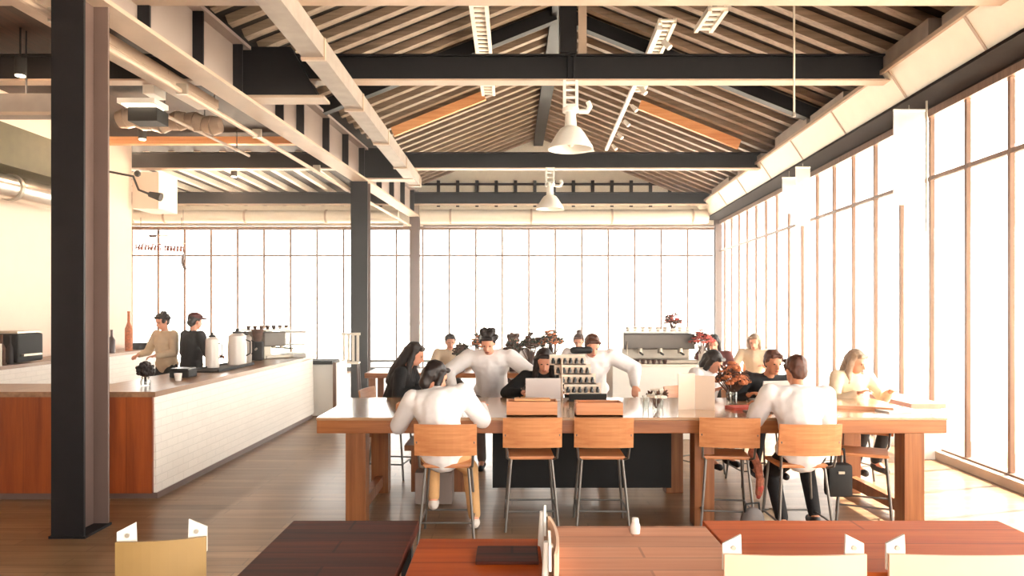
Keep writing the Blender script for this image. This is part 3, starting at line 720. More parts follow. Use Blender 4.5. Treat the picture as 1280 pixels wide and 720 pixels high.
# ------------------------------------------------------------------ people
def remesh(mb, name, m, parent, vox=.011, smooth=4, disp=0.):
    me = bpy.data.meshes.new('t'); bmesh.ops.recalc_face_normals(mb.bm, faces=mb.bm.faces[:]); mb.bm.to_mesh(me); mb.bm.free()
    t = bpy.data.objects.new('t', me); COL.objects.link(t)
    r = t.modifiers.new('r', 'REMESH'); r.mode = 'VOXEL'; r.voxel_size = vox; r.use_smooth_shade = True
    if disp:
        tx = bpy.data.textures.new('n', 'CLOUDS'); tx.noise_scale = .04
        dm = t.modifiers.new('d', 'DISPLACE'); dm.texture = tx; dm.strength = disp; dm.mid_level = .5
    s = t.modifiers.new('s', 'SMOOTH'); s.iterations = smooth; s.factor = .5
    dg = bpy.context.evaluated_depsgraph_get(); dg.update()
    out = bpy.data.meshes.new_from_object(t.evaluated_get(dg)); out.name = name
    bpy.data.objects.remove(t); out.materials.clear(); out.materials.append(M[m] if isinstance(m, str) else m)
    for p in out.polygons: p.use_smooth = True
    o = bpy.data.objects.new(name, out); COL.objects.link(o)
    if parent: o.parent = parent
    return o

def ik(a, b, l1, l2, hint):
    d_ = b-a; L = min(d_.length, (l1+l2)*.995); n_ = d_.normalized(); b = a+n_*L
    x = (l1*l1-l2*l2+L*L)/(2*L); h = math.sqrt(max(0, l1*l1-x*x))
    hint = (hint-n_*hint.dot(n_)).normalized()
    return a+n_*x+hint*h, b

def person(loc, rz, label, hip=.66, lean=.25, side=0., head_pitch=.3, head_yaw=0., neck=.12, hands=((-.2, .42, .955), (.2, .42, .955)), standing=False, seat=None, skin='skin1', hair='hair_dark', style='short',
           top='cl_white', bottom='cl_black', sleeve='long', shoe='shoeb', feet=None, cap=None, apron=None, sh=.19, bulk=1., vox=.012, elbow=(.55, -.35, -.75), scarf=None, skirt_top=False):
    o = empty('person', (loc[0], loc[1], 0), rz, label, 'person')
    if seat: copy_tree(S0, (loc[0], loc[1], 0), rz, 'stool under the '+seat)
    ax = V((math.sin(side), math.sin(lean)*math.cos(side), math.cos(lean)*math.cos(side))).normalized()
    right = V((1, 0, 0)); right = (right-ax*right.dot(ax)).normalized(); fwd = ax.cross(right)*-1
    if fwd.y < 0: fwd = -fwd
    P0 = V((0, 0, hip)); waist = P0+ax*.18; chest = P0+ax*.36; shc = P0+ax*.47
    shl, shr = shc-right*sh, shc+right*sh
    nk = shc+ax*.05+fwd*.015
    hd_dir = (ax*math.cos(head_pitch*.5)+fwd*math.sin(head_pitch*.5)).normalized()
    skull = nk+hd_dir*neck+V((0, .01, .04))
    # head frame
    HR = Matrix.Rotation(head_yaw, 3, 'Z') @ Matrix.Rotation(-head_pitch, 3, 'X')
    def hp(x, y, z): return skull+HR @ V((x, y, z))
    arms = []
    for s_, sp, hnd in ((-1, shl, hands[0]), (1, shr, hands[1])):
        e, h_ = ik(sp, V(hnd), .29, .26, V((s_*elbow[0], elbow[1], elbow[2]))); arms.append((s_, sp, e, h_))
    hips = [V((-.09, 0, hip)), V((.09, 0, hip))]
    legs = []
    for k, s_ in enumerate((-1, 1)):
        if standing: ft = V((s_*.11, .02+.05*k, .08)) if feet is None else V(feet[k])
        else: ft = V((s_*.13, .30, .22)) if feet is None else V(feet[k])
        kn, ft = ik(hips[k], ft, .44, .43, V((s_*.1, 1, .15))); legs.append((s_, hips[k], kn, ft))
    b = MB()
    b.ball(P0+V((0, -.01, 0)), (.155, .115, .12), 14); b.cap(P0, .12, waist, .115)
    b.ball(chest, (.155, .105, .15), 14, Matrix((right, fwd, ax)).transposed()); b.cap(waist, .115, chest, .12)
    b.cap(shl, .055, shr, .055); b.cap(chest+ax*.05-right*.08, .075, chest+ax*.05+right*.08, .075)
    b.cap(shc, .055, hp(0, -.02, -.06), .05)
    # head
    b.ball(hp(0, -.01, .025), (.075, .093, .09), 16, HR); b.ball(hp(0, .025, -.045), (.055, .06, .07), 14, HR)
    b.ball(hp(0, .06, -.09), (.026, .022, .02), 10, HR)
    b.cap(hp(0, .085, .01), .010, hp(0, .108, -.025), .014, 8); b.ball(hp(0, .088, -.058), (.024, .012, .011), 8, HR)
    b.ball(hp(-.03, .075, .028), (.022, .012, .008), 8, HR); b.ball(hp(.03, .075, .028), (.022, .012, .008), 8, HR)
    for s_ in (-1, 1): b.ball(hp(s_*.077, -.005, -.01), (.010, .020, .032), 8, HR)
    for (s_, sp, e, h_) in arms:
        b.cap(sp, .05, e, .040); b.cap(e, .040, h_, .027)
        f = (h_-e).normalized(); down = V((0, 0, -1)); pn = (down-f*down.dot(f)).normalized(); lat = f.cross(pn)*s_
        palm = h_+f*.045
        for q in (-.022, 0, .022): b.cap(h_+lat*q*.6, .014, palm+f*.035+lat*q*1.15, .012, 8)
        for k, (q, L) in enumerate(((-.033, .062), (-.011, .075), (.011, .07), (.033, .055))):
            r0 = palm+f*.035+lat*q; m1 = r0+(f*.9+pn*.35).normalized()*L*.55; m2 = m1+(f*.4+pn*.9).normalized()*L*.5
            b.cap(r0, .0095, m1, .009, 8); b.cap(m1, .009, m2, .0078, 8)
        tb = h_+f*.02-lat*.028*1; t1 = tb+(f*.6-lat*.8+pn*.2).normalized()*.035; t2 = t1+(f*.9-lat*.1+pn*.3).normalized()*.03
        b.cap(tb, .013, t1, .011, 8); b.cap(t1, .011, t2, .009, 8)
    for (s_, hp_, kn, ft) in legs:
        b.cap(hp_, .088, kn, .058); b.cap(kn, .056, ft, .038); b.cap(ft, .036, ft+V((0, .12, -.05)), .028)
    remesh(b, 'body', skin, o, vox, 3)
    # clothing
    t = MB(); g = .018*bulk
    t.ball(P0+ax*.03, (.165+g, .125+g, .12), 14); t.cap(P0+ax*.02, .13+g, waist, .125+g); t.cap(waist, .125+g, chest, .13+g)
    t.ball(chest, (.165+g, .115+g, .16), 14, Matrix((right, fwd, ax)).transposed())
    t.cap(shl-ax*.01, .062+g*.5, shr-ax*.01, .062+g*.5); t.cap(chest+ax*.06-right*.1, .08+g, chest+ax*.06+right*.1, .08+g)
    t.cap(shc, .066, shc+ax*.035, .062)
    for (s_, sp, e, h_) in arms:
        t.cap(sp, .060+g*.6, e, .050+g*.6)
        if sleeve == 'long': t.cap(e, .050+g*.6, e.lerp(h_, .88), .034+g*.4)
        elif sleeve == 'half': pass
    remesh(t, 'shirt', top, o, vox, 5, disp=.012)
    q = MB()
    q.ball(P0-V((0, 0, .02)), (.168, .128, .115), 14)
    for (s_, hp_, kn, ft) in legs:
        q.cap(hp_, .098, kn, .068); q.cap(kn, .068, kn.lerp(ft, .93), .052)
    remesh(q, 'trousers', bottom, o, vox, 3)
    for (s_, hp_, kn, ft) in legs:
        MB().ball(ft+V((0, .0, -.035)), (.045, .06, .045), 12).cap(ft+V((0, .02, -.045)), .04, ft+V((0, .14, -.06)), .034).build('shoe', M[shoe], o, True)
    # face
    for s_ in (-1, 1): MB().ball(hp(s_*.03, .081, .010), (.011, .006, .006), 8, HR).build('eye', M['eye'], o, True)
    MB().ball(hp(0, .097, -.058), (.022, .005, .007), 8, HR).build('mouth', M['lip'], o, True)
    # hair
    h = MB()
    h.ball(hp(0, -.03, .045), (.086, .095, .085), 16, HR); h.ball(hp(0, -.062, .0), (.078, .06, .085), 14, HR)
    h.cap(hp(-.045, .055, .085), .022, hp(.045, .055, .085), .022, 8)
    for s_ in (-1, 1): h.cap(hp(s_*.075, .02, .05), .014, hp(s_*.078, .0, -.0), .010, 8)
    rnd = random.Random(int(loc[0]*997+loc[1]*131))
    if style == 'bushy':
        for k in range(16):
            a = rnd.uniform(0, 2*PI); z = rnd.uniform(-.02, .12); rr = .085*math.cos(max(0, z-.02)*9)
            h.ball(hp(rr*math.cos(a), -.03+rr*math.sin(a)*(.9 if math.sin(a) < 0 else .65), z+.02), rnd.uniform(.025, .04), 8)
    if style == 'long':
        for s_ in (-1, 1):
            h.cap(hp(s_*.07, -.01, .03), .035, hp(s_*.085, .01, -.10), .035, 8); h.cap(hp(s_*.085, .01, -.10), .036, shc+right*s_*.10+fwd*.07-ax*.06, .03, 8)
        h.cap(hp(0, -.07, .0), .075, shc-fwd*.10-ax*.02, .07); h.cap(shc-fwd*.10-ax*.02, .075, shc-fwd*.13-ax*.16, .05)
    if style == 'bun': h.ball(hp(0, -.10, .12), .045, 10)
    if style == 'bob':
        for s_ in (-1, 1): h.cap(hp(s_*.072, -.01, .03), .034, hp(s_*.078, .0, -.09), .03, 8)
        h.cap(hp(0, -.07, .0), .07, hp(0, -.07, -.09), .055)
    if style != 'bald': remesh(h, 'hair', hair, o, .008, 2, disp=.018)
    else:
        h.bm.free(); h2 = MB()
        h2.cap(hp(-.07, -.03, -.005), .016, hp(0, -.098, .0), .02, 8); h2.cap(hp(.07, -.03, -.005), .016, hp(0, -.098, .0), .02, 8); remesh(h2, 'hair', hair, o, .008, 2)
    if cap:
        k = MB().ball(hp(0, -.015, .07), (.092, .105, .07), 16, HR); k.beam(hp(0, .07, .07), hp(0, .16, .055), .13, .012)
        k.build('cap', M[cap], o, True)
    if apron:
        k = MB().prism([tuple(P0+ax*z_+right*x_+fwd*(.165)) for x_, z_ in ((-.15, -.35), (.15, -.35), (.17, .05), (.11, .36), (-.11, .36), (-.17, .05))],
                       [tuple(P0+ax*z_+right*x_+fwd*(.175)) for x_, z_ in ((-.15, -.35), (.15, -.35), (.17, .05), (.11, .36), (-.11, .36), (-.17, .05))])
        k.build('apron', M[apron], o)
    if scarf:
        k = MB().cap(shc-right*.07+fwd*.03+ax*.02, .04, shc+right*.07+fwd*.03+ax*.02, .04, 10); k.build('scarf', M[scarf], o, True)
    return o

# guests at the long table; facing angle 0 looks away from the camera, PI looks at it
person((-1.30, 7.75), -PI/2-.35+.2, 'person with long dark hair and black top sitting at the left end, facing right', lean=.35, head_pitch=.45, hair='hair_dark', style='long', top='cl_black', hands=((-.1, .42, .98), (.25, .40, .98)), skin='skin1', hip=.68, seat='long-haired guest at the left end')
person((-.54, 5.64), .0, 'person in a white shirt seen from behind on the left stool, head bent right', lean=.42, side=-.14, head_pitch=.5, head_yaw=-.9, hair='hair_dark', style='bob', top='cl_white', bottom='cl_tan', elbow=(.5, -.3, -.8), bulk=2.2, sh=.2, hands=((-.30, .50, .96), (.28, .52, .96)), feet=((-.1, .22, .24), (.24, .12, .12)), shoe='shoe', hip=.66, neck=.09)
person((-.22, 8.15), PI-.1, 'person in loose white shirt with bushy dark hair, left of the reader in black', hip=.86, lean=.55, head_pitch=.55, standing=True, hair='hair_dark', style='bushy', top='cl_white', bottom='cl_grey', bulk=3.0, sh=.23, neck=.13, hands=((-.36, .52, .955), (.36, .52, .955)), elbow=(1.2, -.1, -.4))
person((.33, 7.66), PI, 'person in black with a lowered face reading behind a grey laptop', lean=.38, head_pitch=.5, hair='hair_dark', style='long', top='cl_black', hip=.65, sh=.19, neck=.11, hands=((-.22, .50, .96), (.22, .50, .96)), elbow=(1.0, -.1, -.5), seat='reader in black')
person((.90, 8.25), PI+.15, 'person in a loose white shirt leaning over beside the rack of small jars', hip=.86, lean=.62, side=.14, head_pitch=.5, standing=True, hair='hair_brown', style='short', top='cl_white', bottom='cl_grey', bulk=3.0, sh=.23, neck=.12, hands=((-.36, .50, .955), (.34, .52, .955)), elbow=(1.2, -.1, -.4))
person((2.02, 7.85), PI+.55, 'person in white with black hair and bowed head behind the beige menu', lean=.35, head_pitch=.7, head_yaw=.3, hair='hair_dark', style='bob', top='cl_white', bottom='cl_black', hip=.66, bulk=1.6, neck=.05, seat='bowed guest in white behind the beige menu')
person((2.49, 7.42), PI+.1, 'person with short dark hair and black top facing the camera over a white sheet', lean=.45, side=-.10, head_pitch=.25, hair='hair_brown', style='short', top='cl_black', skin='skin2', hip=.66, sh=.21, neck=.12, hands=((-.25, .48, .96), (.25, .44, .96)), seat='guest in black facing the camera at the right')
person((2.27, 5.64), -.10, 'person with cropped greying hair and white shirt seen from behind on the right stool', lean=.32, side=.02, head_pitch=.2, head_yaw=.3, hair='hair_brown', style='short', top='cl_white', bottom='cl_black', skin='skin2', bulk=2.2, sh=.215, elbow=(.4, -.3, -.9), hands=((-.24, .52, .96), (.22, .54, .96)), feet=((-.12, .10, .10), (.16, .2, .12)), hip=.66, neck=.11)
person((3.50, 7.60), PI+.3, 'person with long ash-blond hair and pale top at the right end', lean=.25, head_pitch=.4, head_yaw=.2, hair='hair_blond', style='long', top='cl_cream', hip=.64, skin='skin1', neck=.07, seat='ash-blond guest at the right end')
# behind
person((-.97, 11.15), PI+.2, 'person with dark hair in pale clothes sitting far back beside the slim column', lean=.15, head_pitch=.2, hair='hair_dark', style='short', top='cl_cream', hip=.65, vox=.014, seat='far guest beside the slim column', neck=.08)
person((.02, 11.2), PI, 'person with round dark hair in white far back between the two white shirts', lean=.15, head_pitch=.2, hair='hair_brown', style='bushy', top='cl_white', hip=.65, vox=.014, seat='far guest with round dark hair', neck=.08)
person((1.06, 11.3), PI-.2, 'person with brown topknot far back above the jar rack', lean=.15, head_pitch=.3, hair='hair_brown', style='bun', top='cl_white', hip=.65, vox=.014, seat='far guest with the topknot', neck=.08)
person((2.98, 10.6), PI-.4, 'person with dark hair in a dark red top sitting behind the bowed guest', lean=.1, head_pitch=.4, hair='hair_dark', style='bob', top='cl_burg', hip=.65, vox=.014, seat='far guest in dark red', neck=.08)
person((3.72, 11.0), PI-.5, 'person with ash-brown hair in pale clothes far back by the glass wall', lean=.1, head_pitch=.3, hair='hair_blond', style='bob', top='cl_cream', hip=.65, vox=.014, seat='far guest by the glass wall', neck=.08)
# baristas
person((-5.22, 10.9), PI-.4, 'barista with tousled dark hair and cream top behind the counter', standing=True, hip=.93, lean=.08, head_pitch=.35, hair='hair_dark', style='bushy', top='cl_cream', bottom='cl_black', bulk=1.3, sh=.17, hands=((-.15, .34, 1.1), (.2, .34, 1.1)), neck=.11)
person((-4.72, 10.6), -.6, 'barista in black with a dark red cap seen from behind the counter', standing=True, hip=.93, lean=.05, head_pitch=.15, hair='hair_dark', style='short', top='cl_black', bottom='cl_black', cap='cl_burg', sleeve='half', bulk=1.6, sh=.19, hands=((-.2, .3, 1.1), (.2, .3, 1.1)), neck=.11)
# ------------------------------------------------------------------ things on the tables
TZ = .90
def laptop(loc, rz, label, w_=.36, h_=.24, tilt=.25):
    o = empty('laptop', loc, rz, label, 'laptop')
    MB().box((0, .11, .009), (w_, .23, .016), bev=.004).build('keyboard_deck', M['laptop'], o)
    MB().box((0, .0-math.sin(tilt)*h_/2, .018+math.cos(tilt)*h_/2), (w_, .009, h_), Matrix.Rotation(tilt, 3, 'X'), bev=.003).build('lid', M['laptop'], o)
    return o
laptop((.30, 6.95, TZ), 0, 'open grey laptop in front of the person in black with lowered face', .34, .21, .15)
laptop((2.52, 6.85, TZ), .2, 'white open laptop between the two guests at the right', .34, .20, .25)
# menu stand
o = empty('menu_stand', (1.62, 6.35, TZ), -.1, 'tall beige folded menu standing on the table', 'menu')
MB().box((-.075, .03, .16), (.16, .006, .32), .35).build('left_panel', M['paper'], o)
MB().box((.085, .03, .15), (.17, .006, .30), -.35).build('right_panel', M['paper'], o)
# wooden crates on the table edge
def crate(x, y, w_, d_, h_, label):
    o = empty('wooden_crate', (x, y, TZ), 0, label, 'crate')
    MB().box((0, 0, .008), (w_, d_, .015)).build('bottom', M['stool'], o)
    for s_ in (-1, 1):
        MB().box((s_*(w_/2-.006), 0, h_/2), (.012, d_, h_)).build('end_board', M['stool'], o)
        MB().box((0, s_*(d_/2-.006), h_/2), (w_-.024, .012, h_)).build('long_board', M['stool'], o)
    return o
crate(.725, 6.05, .385, .2, .115, 'orange wooden crate on the table behind the middle stool')
crate(.165, 6.05, .42, .2, .125, 'orange wooden crate on the table in front of the grey laptop')
tag(MB().box((.17, 6.05, TZ+.133), (.30, .12, .014), bev=.004).build('clipboard', M['timber']), 'brown clipboard lying across the crate in front of the laptop', 'clipboard')
crate(-.88, 6.22, .22, .16, .08, 'small wooden box near the long-haired guest at the left')
# rack with small dark jars
o = empty('jar_rack', (.63, 7.02, TZ), 0, 'pale stepped rack holding rows of small dark jars', 'rack')
MB().box((.1, -.07, .035), (.36, .05, .07)).build('black_base_strip', M['dark'], o)
rk = MB()
for k in range(4): rk.box((.06-.045*k+.0, .0+.05*k, .07+.09*k), (.36, .05, .012)).box((.06-.045*k, .028+.05*k, .115+.09*k), (.36, .006, .10))
rk.box((-.14, .1, .2), (.012, .2, .4)).build('steps', M['paper'], o)
jar0 = None
for k in range(4):
    for i in range(6):
        p = (.63+.06-.045*k-.145+i*.058, 7.02-.004+.05*k, TZ+.077+.09*k)
        if jar0 is None:
            jar0 = MB().lathe([(0, 0), (.017, 0), (.018, .03), (.012, .042), (.012, .055), (0, .056)], n=12).build('small_jar', M['blackgloss'], None, True)
            jar0.location = p; tag(jar0, 'small dark jar in the pale rack of jars', 'jar', 'small dark jars in the rack')
        else:
            j = jar0.copy(); COL.objects.link(j); j.location = p
o = tag(MB().cap((.42+.2, 7.25, TZ+.475), .035, (.42+.36, 7.27, TZ+.475), .035).build('rolled_cloth', M['dark'], None, True), 'black rolled cloth on top of the jar rack', 'cloth')
# drinking glasses / flowers
def glass_(loc, label, h_=.12, r=.034):
    o = empty('drinking_glass', loc, 0, label, 'glass')
    MB().lathe([(0, 0), (r*.8, 0), (r, h_), (r-.003, h_), (r*.8-.003, .006), (0, .006)], n=20).build('tumbler', M['glass'], o, True)
    MB().lathe([(0, .007), (r*.78, .007), (r*.9, h_*.6), (0, h_*.6)], n=20).build('water', M['glass'], o, True)
glass_((1.19, 6.4, TZ), 'drinking glass left of the beige menu'); glass_((1.34, 6.52, TZ), 'drinking glass next to the beige menu, farther from the edge')
glass_((2.0, 6.5, TZ), 'drinking glass right of the beige menu', .14)

def bouquet(loc, label, r, n, petal, leafm, vh=.14, vr=.04, vase='glass', seed=1, flat=1., cat='bouquet', blob=.028):
    rnd = random.Random(seed); o = empty('flower_vase', loc, 0, label, cat)
    MB().lathe([(0, 0), (vr, 0), (vr*1.1, vh*.5), (vr*.75, vh*.9), (vr*.85, vh), (vr*.78, vh), (vr*.68, vh*.9), (vr, vh*.5), (vr*.9, .01), (0, .01)], n=18).build('vase', M[vase], o, True)
    st, pe, lf = MB(), MB(), MB()
    for i in range(n):
        a = rnd.uniform(0, 2*PI); rr = r*math.sqrt(rnd.random()); z = vh+r*.35+(r*flat)*(1-(rr/r)**2)*rnd.uniform(.3, 1.3)
        p = V((rr*math.cos(a), rr*math.sin(a), z)); st.cyl((0, 0, vh*.2), p, .003, .002, 5)
        q = pe if i % 3 else lf
        bl = blob*rnd.uniform(.6, 1.25)
        if i % 3:
            for k in range(5):
                b_ = 2*PI*k/5+rnd.random(); q.ball(p+V((math.cos(b_), math.sin(b_), .1))*bl*.6, (bl*.55, bl*.55, bl*.4), 6)
            q.ball(p, bl*.45, 6)
        else:
            for k in range(4):
                dd = V((rnd.uniform(-1, 1), rnd.uniform(-1, 1), rnd.uniform(-.3, 1))).normalized(); q.ball(p+dd*bl, (bl*.9, bl*.3, bl*.3), 6, dd.to_track_quat('X', 'Z').to_matrix())
    st.build('stems', M['brownleaf'], o); pe.build('blossoms', M[petal], o, True)['kind'] = 'stuff'; lf.build('leaves', M[leafm], o, True)['kind'] = 'stuff'
    return o
bouquet((1.26, 6.30, TZ), 'small white blossoms in a glass left of the beige menu', .07, 24, 'whitepetal', 'brownleaf', .10, .03, seed=3)
bouquet((2.16, 7.08, TZ), 'orange-brown dried flowers on the table left of the dark-haired guest in black', .15, 80, 'orangebrown', 'brownleaf', .12, .05, seed=4, blob=.035)
bouquet((2.25, 10.05, 1.475), 'red and white flowers standing on top of the right-hand machine', .13, 46, 'redpetal', 'brownleaf', .05, .04, vase='ceramic', seed=5)
bouquet((2.72, 9.9, 1.03), 'reddish dried flowers at the right end of the coffee station', .15, 60, 'redpetal', 'brownleaf', .25, .05, vase='ceramic', seed=6, blob=.035) .location.x = 2.62
for i, (px, pz, r_, lab) in enumerate(((577, .20, .12, 'dark green plant in a pot on the rear table, leftmost'), (603, .30, .17, 'brown dried bouquet on the rear table behind the left white shirt'),
                                       (664, .28, .17, 'brown dried bouquet on the rear table behind the reader, left'), (688, .34, .16, 'tall dark dried bouquet on the rear table behind the reader, right'), (641, .26, .12, 'low dark plant on the rear table in the middle'))):
    bouquet(((px-640)/900*10.3, 10.3, .895), lab, r_, 90, 'brownleaf' if i % 2 == 0 else 'orangebrown', 'leaf', pz, .05, vase='darkcup', seed=20+i, blob=.034)
# red items between right guests
tag(MB().box((2.06, 6.42, TZ+.012), (.26, .18, .024), .2, bev=.004).build('book', M['red']), 'faded red book lying on the table left of the white laptop', 'book')
o = empty('food_tray', (2.15, 6.22, TZ), .1, 'small tray with brown pastries near the right white shirt', 'tray')
MB().box((0, 0, .006), (.26, .16, .012), bev=.004).build('tray_bed', M['darkcup'], o)
for k in range(4): tag(MB().ball((2.07+.05*k, 6.22+.02*(k % 2), TZ+.032), (.032, .026, .02), 10).build('pastry', M['orangebrown'], None, True), 'small brown pastry on the tray near the right white shirt', 'pastry', 'pastries on the tray')
tag(MB().box((3.30, 6.3, TZ+.008), (.22, .3, .016), .15, bev=.003).build('notebook', M['white']), 'white notebook at the right end of the long table', 'notebook')
o = empty('shoulder_bag', (2.68, 5.92, .26), 0, 'black bag hanging at the right side of the occupied right stool', 'bag')
MB().box((0, 0, .13), (.2, .12, .27), bev=.03).build('body', M['dark'], o, True)
MB().tube([(-.06, 0, .25), (-.05, 0, .38), (.05, 0, .38), (.06, 0, .25)], .008).build('strap', M['dark'], o); MB().box((.0, -.065, .2), (.05, .01, .02)).build('buckle', M['galv'], o)
# backpack / bag on the floor by the stools
o = empty('tote_bag', (1.92, 5.75, 0), .3, 'pale speckled bag on the floor right of the middle table leg', 'bag')
MB().ball((0, 0, .1), (.10, .08, .11), 16).build('sack', M['cl_grey'], o, True); MB().tube([(-.07, 0, .15), (-.06, 0, .24), (.06, 0, .24), (.07, 0, .15)], .007).build('handle', M['dark'], o)
tag(MB().ball((2.12, 5.86, .085), (.11, .08, .085), 16).build('helmet', M['cl_cream'], None, True), 'round cream bundle on the floor beside the speckled bag', 'bundle')
o = empty('scarf', (2.02, 6.0, 0), 0, 'red and rust patterned scarf hanging from the seat of the occupied right stool', 'scarf')
sc = MB(); pts = [(0, .0, .68), (-.03, -.03, .60), (.01, -.05, .5), (.03, -.05, .38), (.02, -.05, .27)]
for p, q in zip(pts, pts[1:]): sc.cap(p, .035, q, .03, 8)
sc.build('cloth', M['cl_rust'], o, True); MB().cap((.03, -.055, .32), .032, (.015, -.055, .24), .018, 8).build('red_end', M['red'], o, True)
# shaker on the front table
o = empty('salt_shaker', (.575, 3.36, .75), 0, 'small white salt shaker on the plank foreground table', 'shaker')
MB().lathe([(0, 0), (.022, 0), (.024, .03), (.016, .055), (0, .057)], n=16).build('body', M['ceramic'], o, True); MB().lathe([(0, .055), (.017, .055), (.015, .07), (0, .074)], n=16).build('cap', M['shell'], o, True)

# ------------------------------------------------------------------ things on the service counter
CZ = 1.02
o = empty('flower_vase', (-3.64, 7.15, CZ), 0, 'round black dried bouquet in a glass jar on the front corner of the counter', 'bouquet')
MB().lathe([(0, 0), (.045, 0), (.05, .05), (.035, .085), (.04, .1), (.036, .1), (.03, .085), (.045, .05), (.04, .01), (0, .01)], n=18).build('vase', M['glass'], o, True)
pp = MB(); rnd = random.Random(5); pp.ball((0, 0, .165), (.078, .078, .07), 14)
for i in range(60):
    q_ = V((rnd.gauss(0, 1), rnd.gauss(0, 1), rnd.gauss(0, 1))).normalized(); pp.ball(V((0, 0, .165))+V((q_.x*.08, q_.y*.08, q_.z*.07)), rnd.uniform(.012, .022), 6)
pp.cyl((0, 0, .02), (0, 0, .12), .012).build('blossom_ball', M['hair_dark'], o)
o = empty('coffee_grinder', (-3.72, 8.15, CZ), 0, 'low black scale with a pale cup on the counter before the cream barista', 'scale')
MB().box((0, 0, .045), (.22, .22, .09), bev=.015).build('body', M['dark'], o); MB().box((0, 0, .097), (.2, .2, .012)).build('plate', M['blackgloss'], o)
o.name = 'counter_scale'
tag(MB().lathe([(0, 0), (.03, 0), (.042, .08), (.038, .08), (.028, .006), (0, .006)], n=18).build('paper_cup', M['ceramic'], None, True, at=(-3.58, 7.72, CZ)), 'pale paper cup on the counter right of the black bouquet', 'cup')
o = empty('serving_tray', (-3.72, 9.3, CZ), 0, 'flat black tray lying along the counter before the barista in black', 'tray')
MB().box((0, 0, .008), (.36, 1.2, .015), bev=.005).build('bed', M['dark'], o); MB().box((-.17, 0, .022), (.015, 1.2, .03)).box((.17, 0, .022), (.015, 1.2, .03)).build('rim', M['dark'], o)
def canister(loc, r, h_, m, label, lid='galv'):
    o = empty('canister', loc, 0, label, 'canister')
    MB().lathe([(0, 0), (r, 0), (r*1.03, h_*.5), (r*.96, h_*.86), (r*.6, h_*.93), (0, h_*.94)], n=20).build('body', M[m], o, True)
    MB().lathe([(0, h_*.93), (r*.5, h_*.93), (r*.55, h_*.98), (r*.2, h_), (r*.2, h_*1.06), (0, h_*1.07)], n=16).build('lid', M[lid], o, True)
    MB().tube([(r*.9, 0, h_*.75), (r*1.45, 0, h_*.7), (r*1.45, 0, h_*.35), (r*.95, 0, h_*.28)], .008).build('handle', M[lid], o)
canister((-3.85, 9.25, CZ+.016), .085, .42, 'ceramic', 'slim white thermos jug right of the barista in black', 'dark')
canister((-3.72, 9.75, CZ+.0), .12, .47, 'ceramic', 'wide white thermos jug in the middle of the counter', 'dark')
bpy.context.view_layer.update()
canister((-3.83, 10.35, CZ), .085, .42, 'greyduct', 'grey metal jug behind the wide white thermos', 'dark')
o = empty('grinder', (-3.80, 10.75, CZ), .2, 'brown and black coffee grinder left of the machine on the service counter', 'grinder')
MB().box((0, 0, .14), (.16, .2, .28), bev=.02).build('body', M['dark'], o); MB().cyl((0, 0, .28), (0, 0, .46), .05, .09, 16).build('hopper', M['brownleaf'], o, True); MB().cyl((0, -.1, .18), (0, -.2, .17), .015).build('fork', M['galv'], o)
o = empty('glass_case', (-3.45, 11.55, CZ), 0, 'white pastry case right of the machine at the counter end', 'case')
MB().box((0, 0, .03), (.42, .45, .06), bev=.006).box((0, 0, .40), (.42, .45, .03)).build('frame', M['white'], o)
MB().box((-.2, 0, .22), (.012, .44, .33)).box((.2, 0, .22), (.012, .44, .33)).box((0, -.216, .22), (.4, .008, .33)).build('pane', M['glass'], o); MB().box((0, 0, .2), (.38, .4, .01)).build('shelf', M['white'], o)
o = empty('high_chair', (-3.02, 13.4, 0), .1, 'cream slatted high chair standing past the end of the counter', 'chair')
MB().box((0, 0, .78), (.36, .34, .03), bev=.01).build('seat', M['cream'], o)
for sx in (-1, 1):
    for sy in (-1, 1): MB().beam((sx*.15, sy*.14, .78), (sx*.19, sy*.17, 0), .03, .03).build('leg', M['darkcup'], o)
for k in range(4): MB().box((-.13+k*.087, .16, 1.05), (.05, .015, .5)).build('back_slat', M['cream'], o)
MB().box((0, .16, 1.31), (.36, .02, .05), bev=.005).build('top_rail', M['cream'], o)
# things on the back bar
BZ = 1.02
o = empty('espresso_box', (-7.1, 10.25, BZ), 0, 'bulky black machine on the back bar left of the big column', 'coffee machine')
MB().box((0, 0, .22), (.5, .55, .4), bev=.03).build('body', M['dark'], o); MB().box((0, 0, .44), (.46, .5, .03)).build('cup_tray', M['galv'], o); MB().box((.27, 0, .12), (.04, .4, .03)).build('drip_ledge', M['galv'], o)
def bottle(loc, r, h_, m, label, name='bottle', cat='bottle'):
    o = MB().lathe([(0, 0), (r, 0), (r, h_*.55), (r*.35, h_*.72), (r*.33, h_*.95), (r*.4, h_), (0, h_)], n=16).build(name, M[m], None, True, at=loc); tag(o, label, cat); return o
bottle((-6.95, 9.80, BZ), .05, .42, 'brownleaf', 'dark brown bottle at the far left edge on the back bar')
bottle((-6.95, 10.0-.02, BZ), .045, .40, 'hair_dark', 'black bottle next to the brown one on the back bar, left edge').location.y = 9.98
o = empty('beer_tap', (-6.88, 9.66, BZ), 0, 'pale tap column among the bottles at the left edge', 'tap')
MB().cyl((0, 0, 0), (0, 0, .3), .03, n=14).cyl((0, 0, .27), (.0, -.12, .25), .015).build('column', M['galv'], o, True); MB().cyl((0, -.06, .3), (0, -.06, .42), .012, .02).build('handle', M['dark'], o)
bottle((-6.98, 12.55, BZ), .06, .40, 'darkcup', 'short red-brown pepper mill on the back bar right of the big column', 'pepper_mill', 'mill')
bottle((-7.0, 13.15, BZ), .065, .72, 'orangebrown', 'tall orange-brown bottle on the back bar right of the big column')
o = empty('sauce_pan', (-7.02, 13.65, BZ), 0, 'dark pans and bowls stacked at the end of the back bar', 'pan')
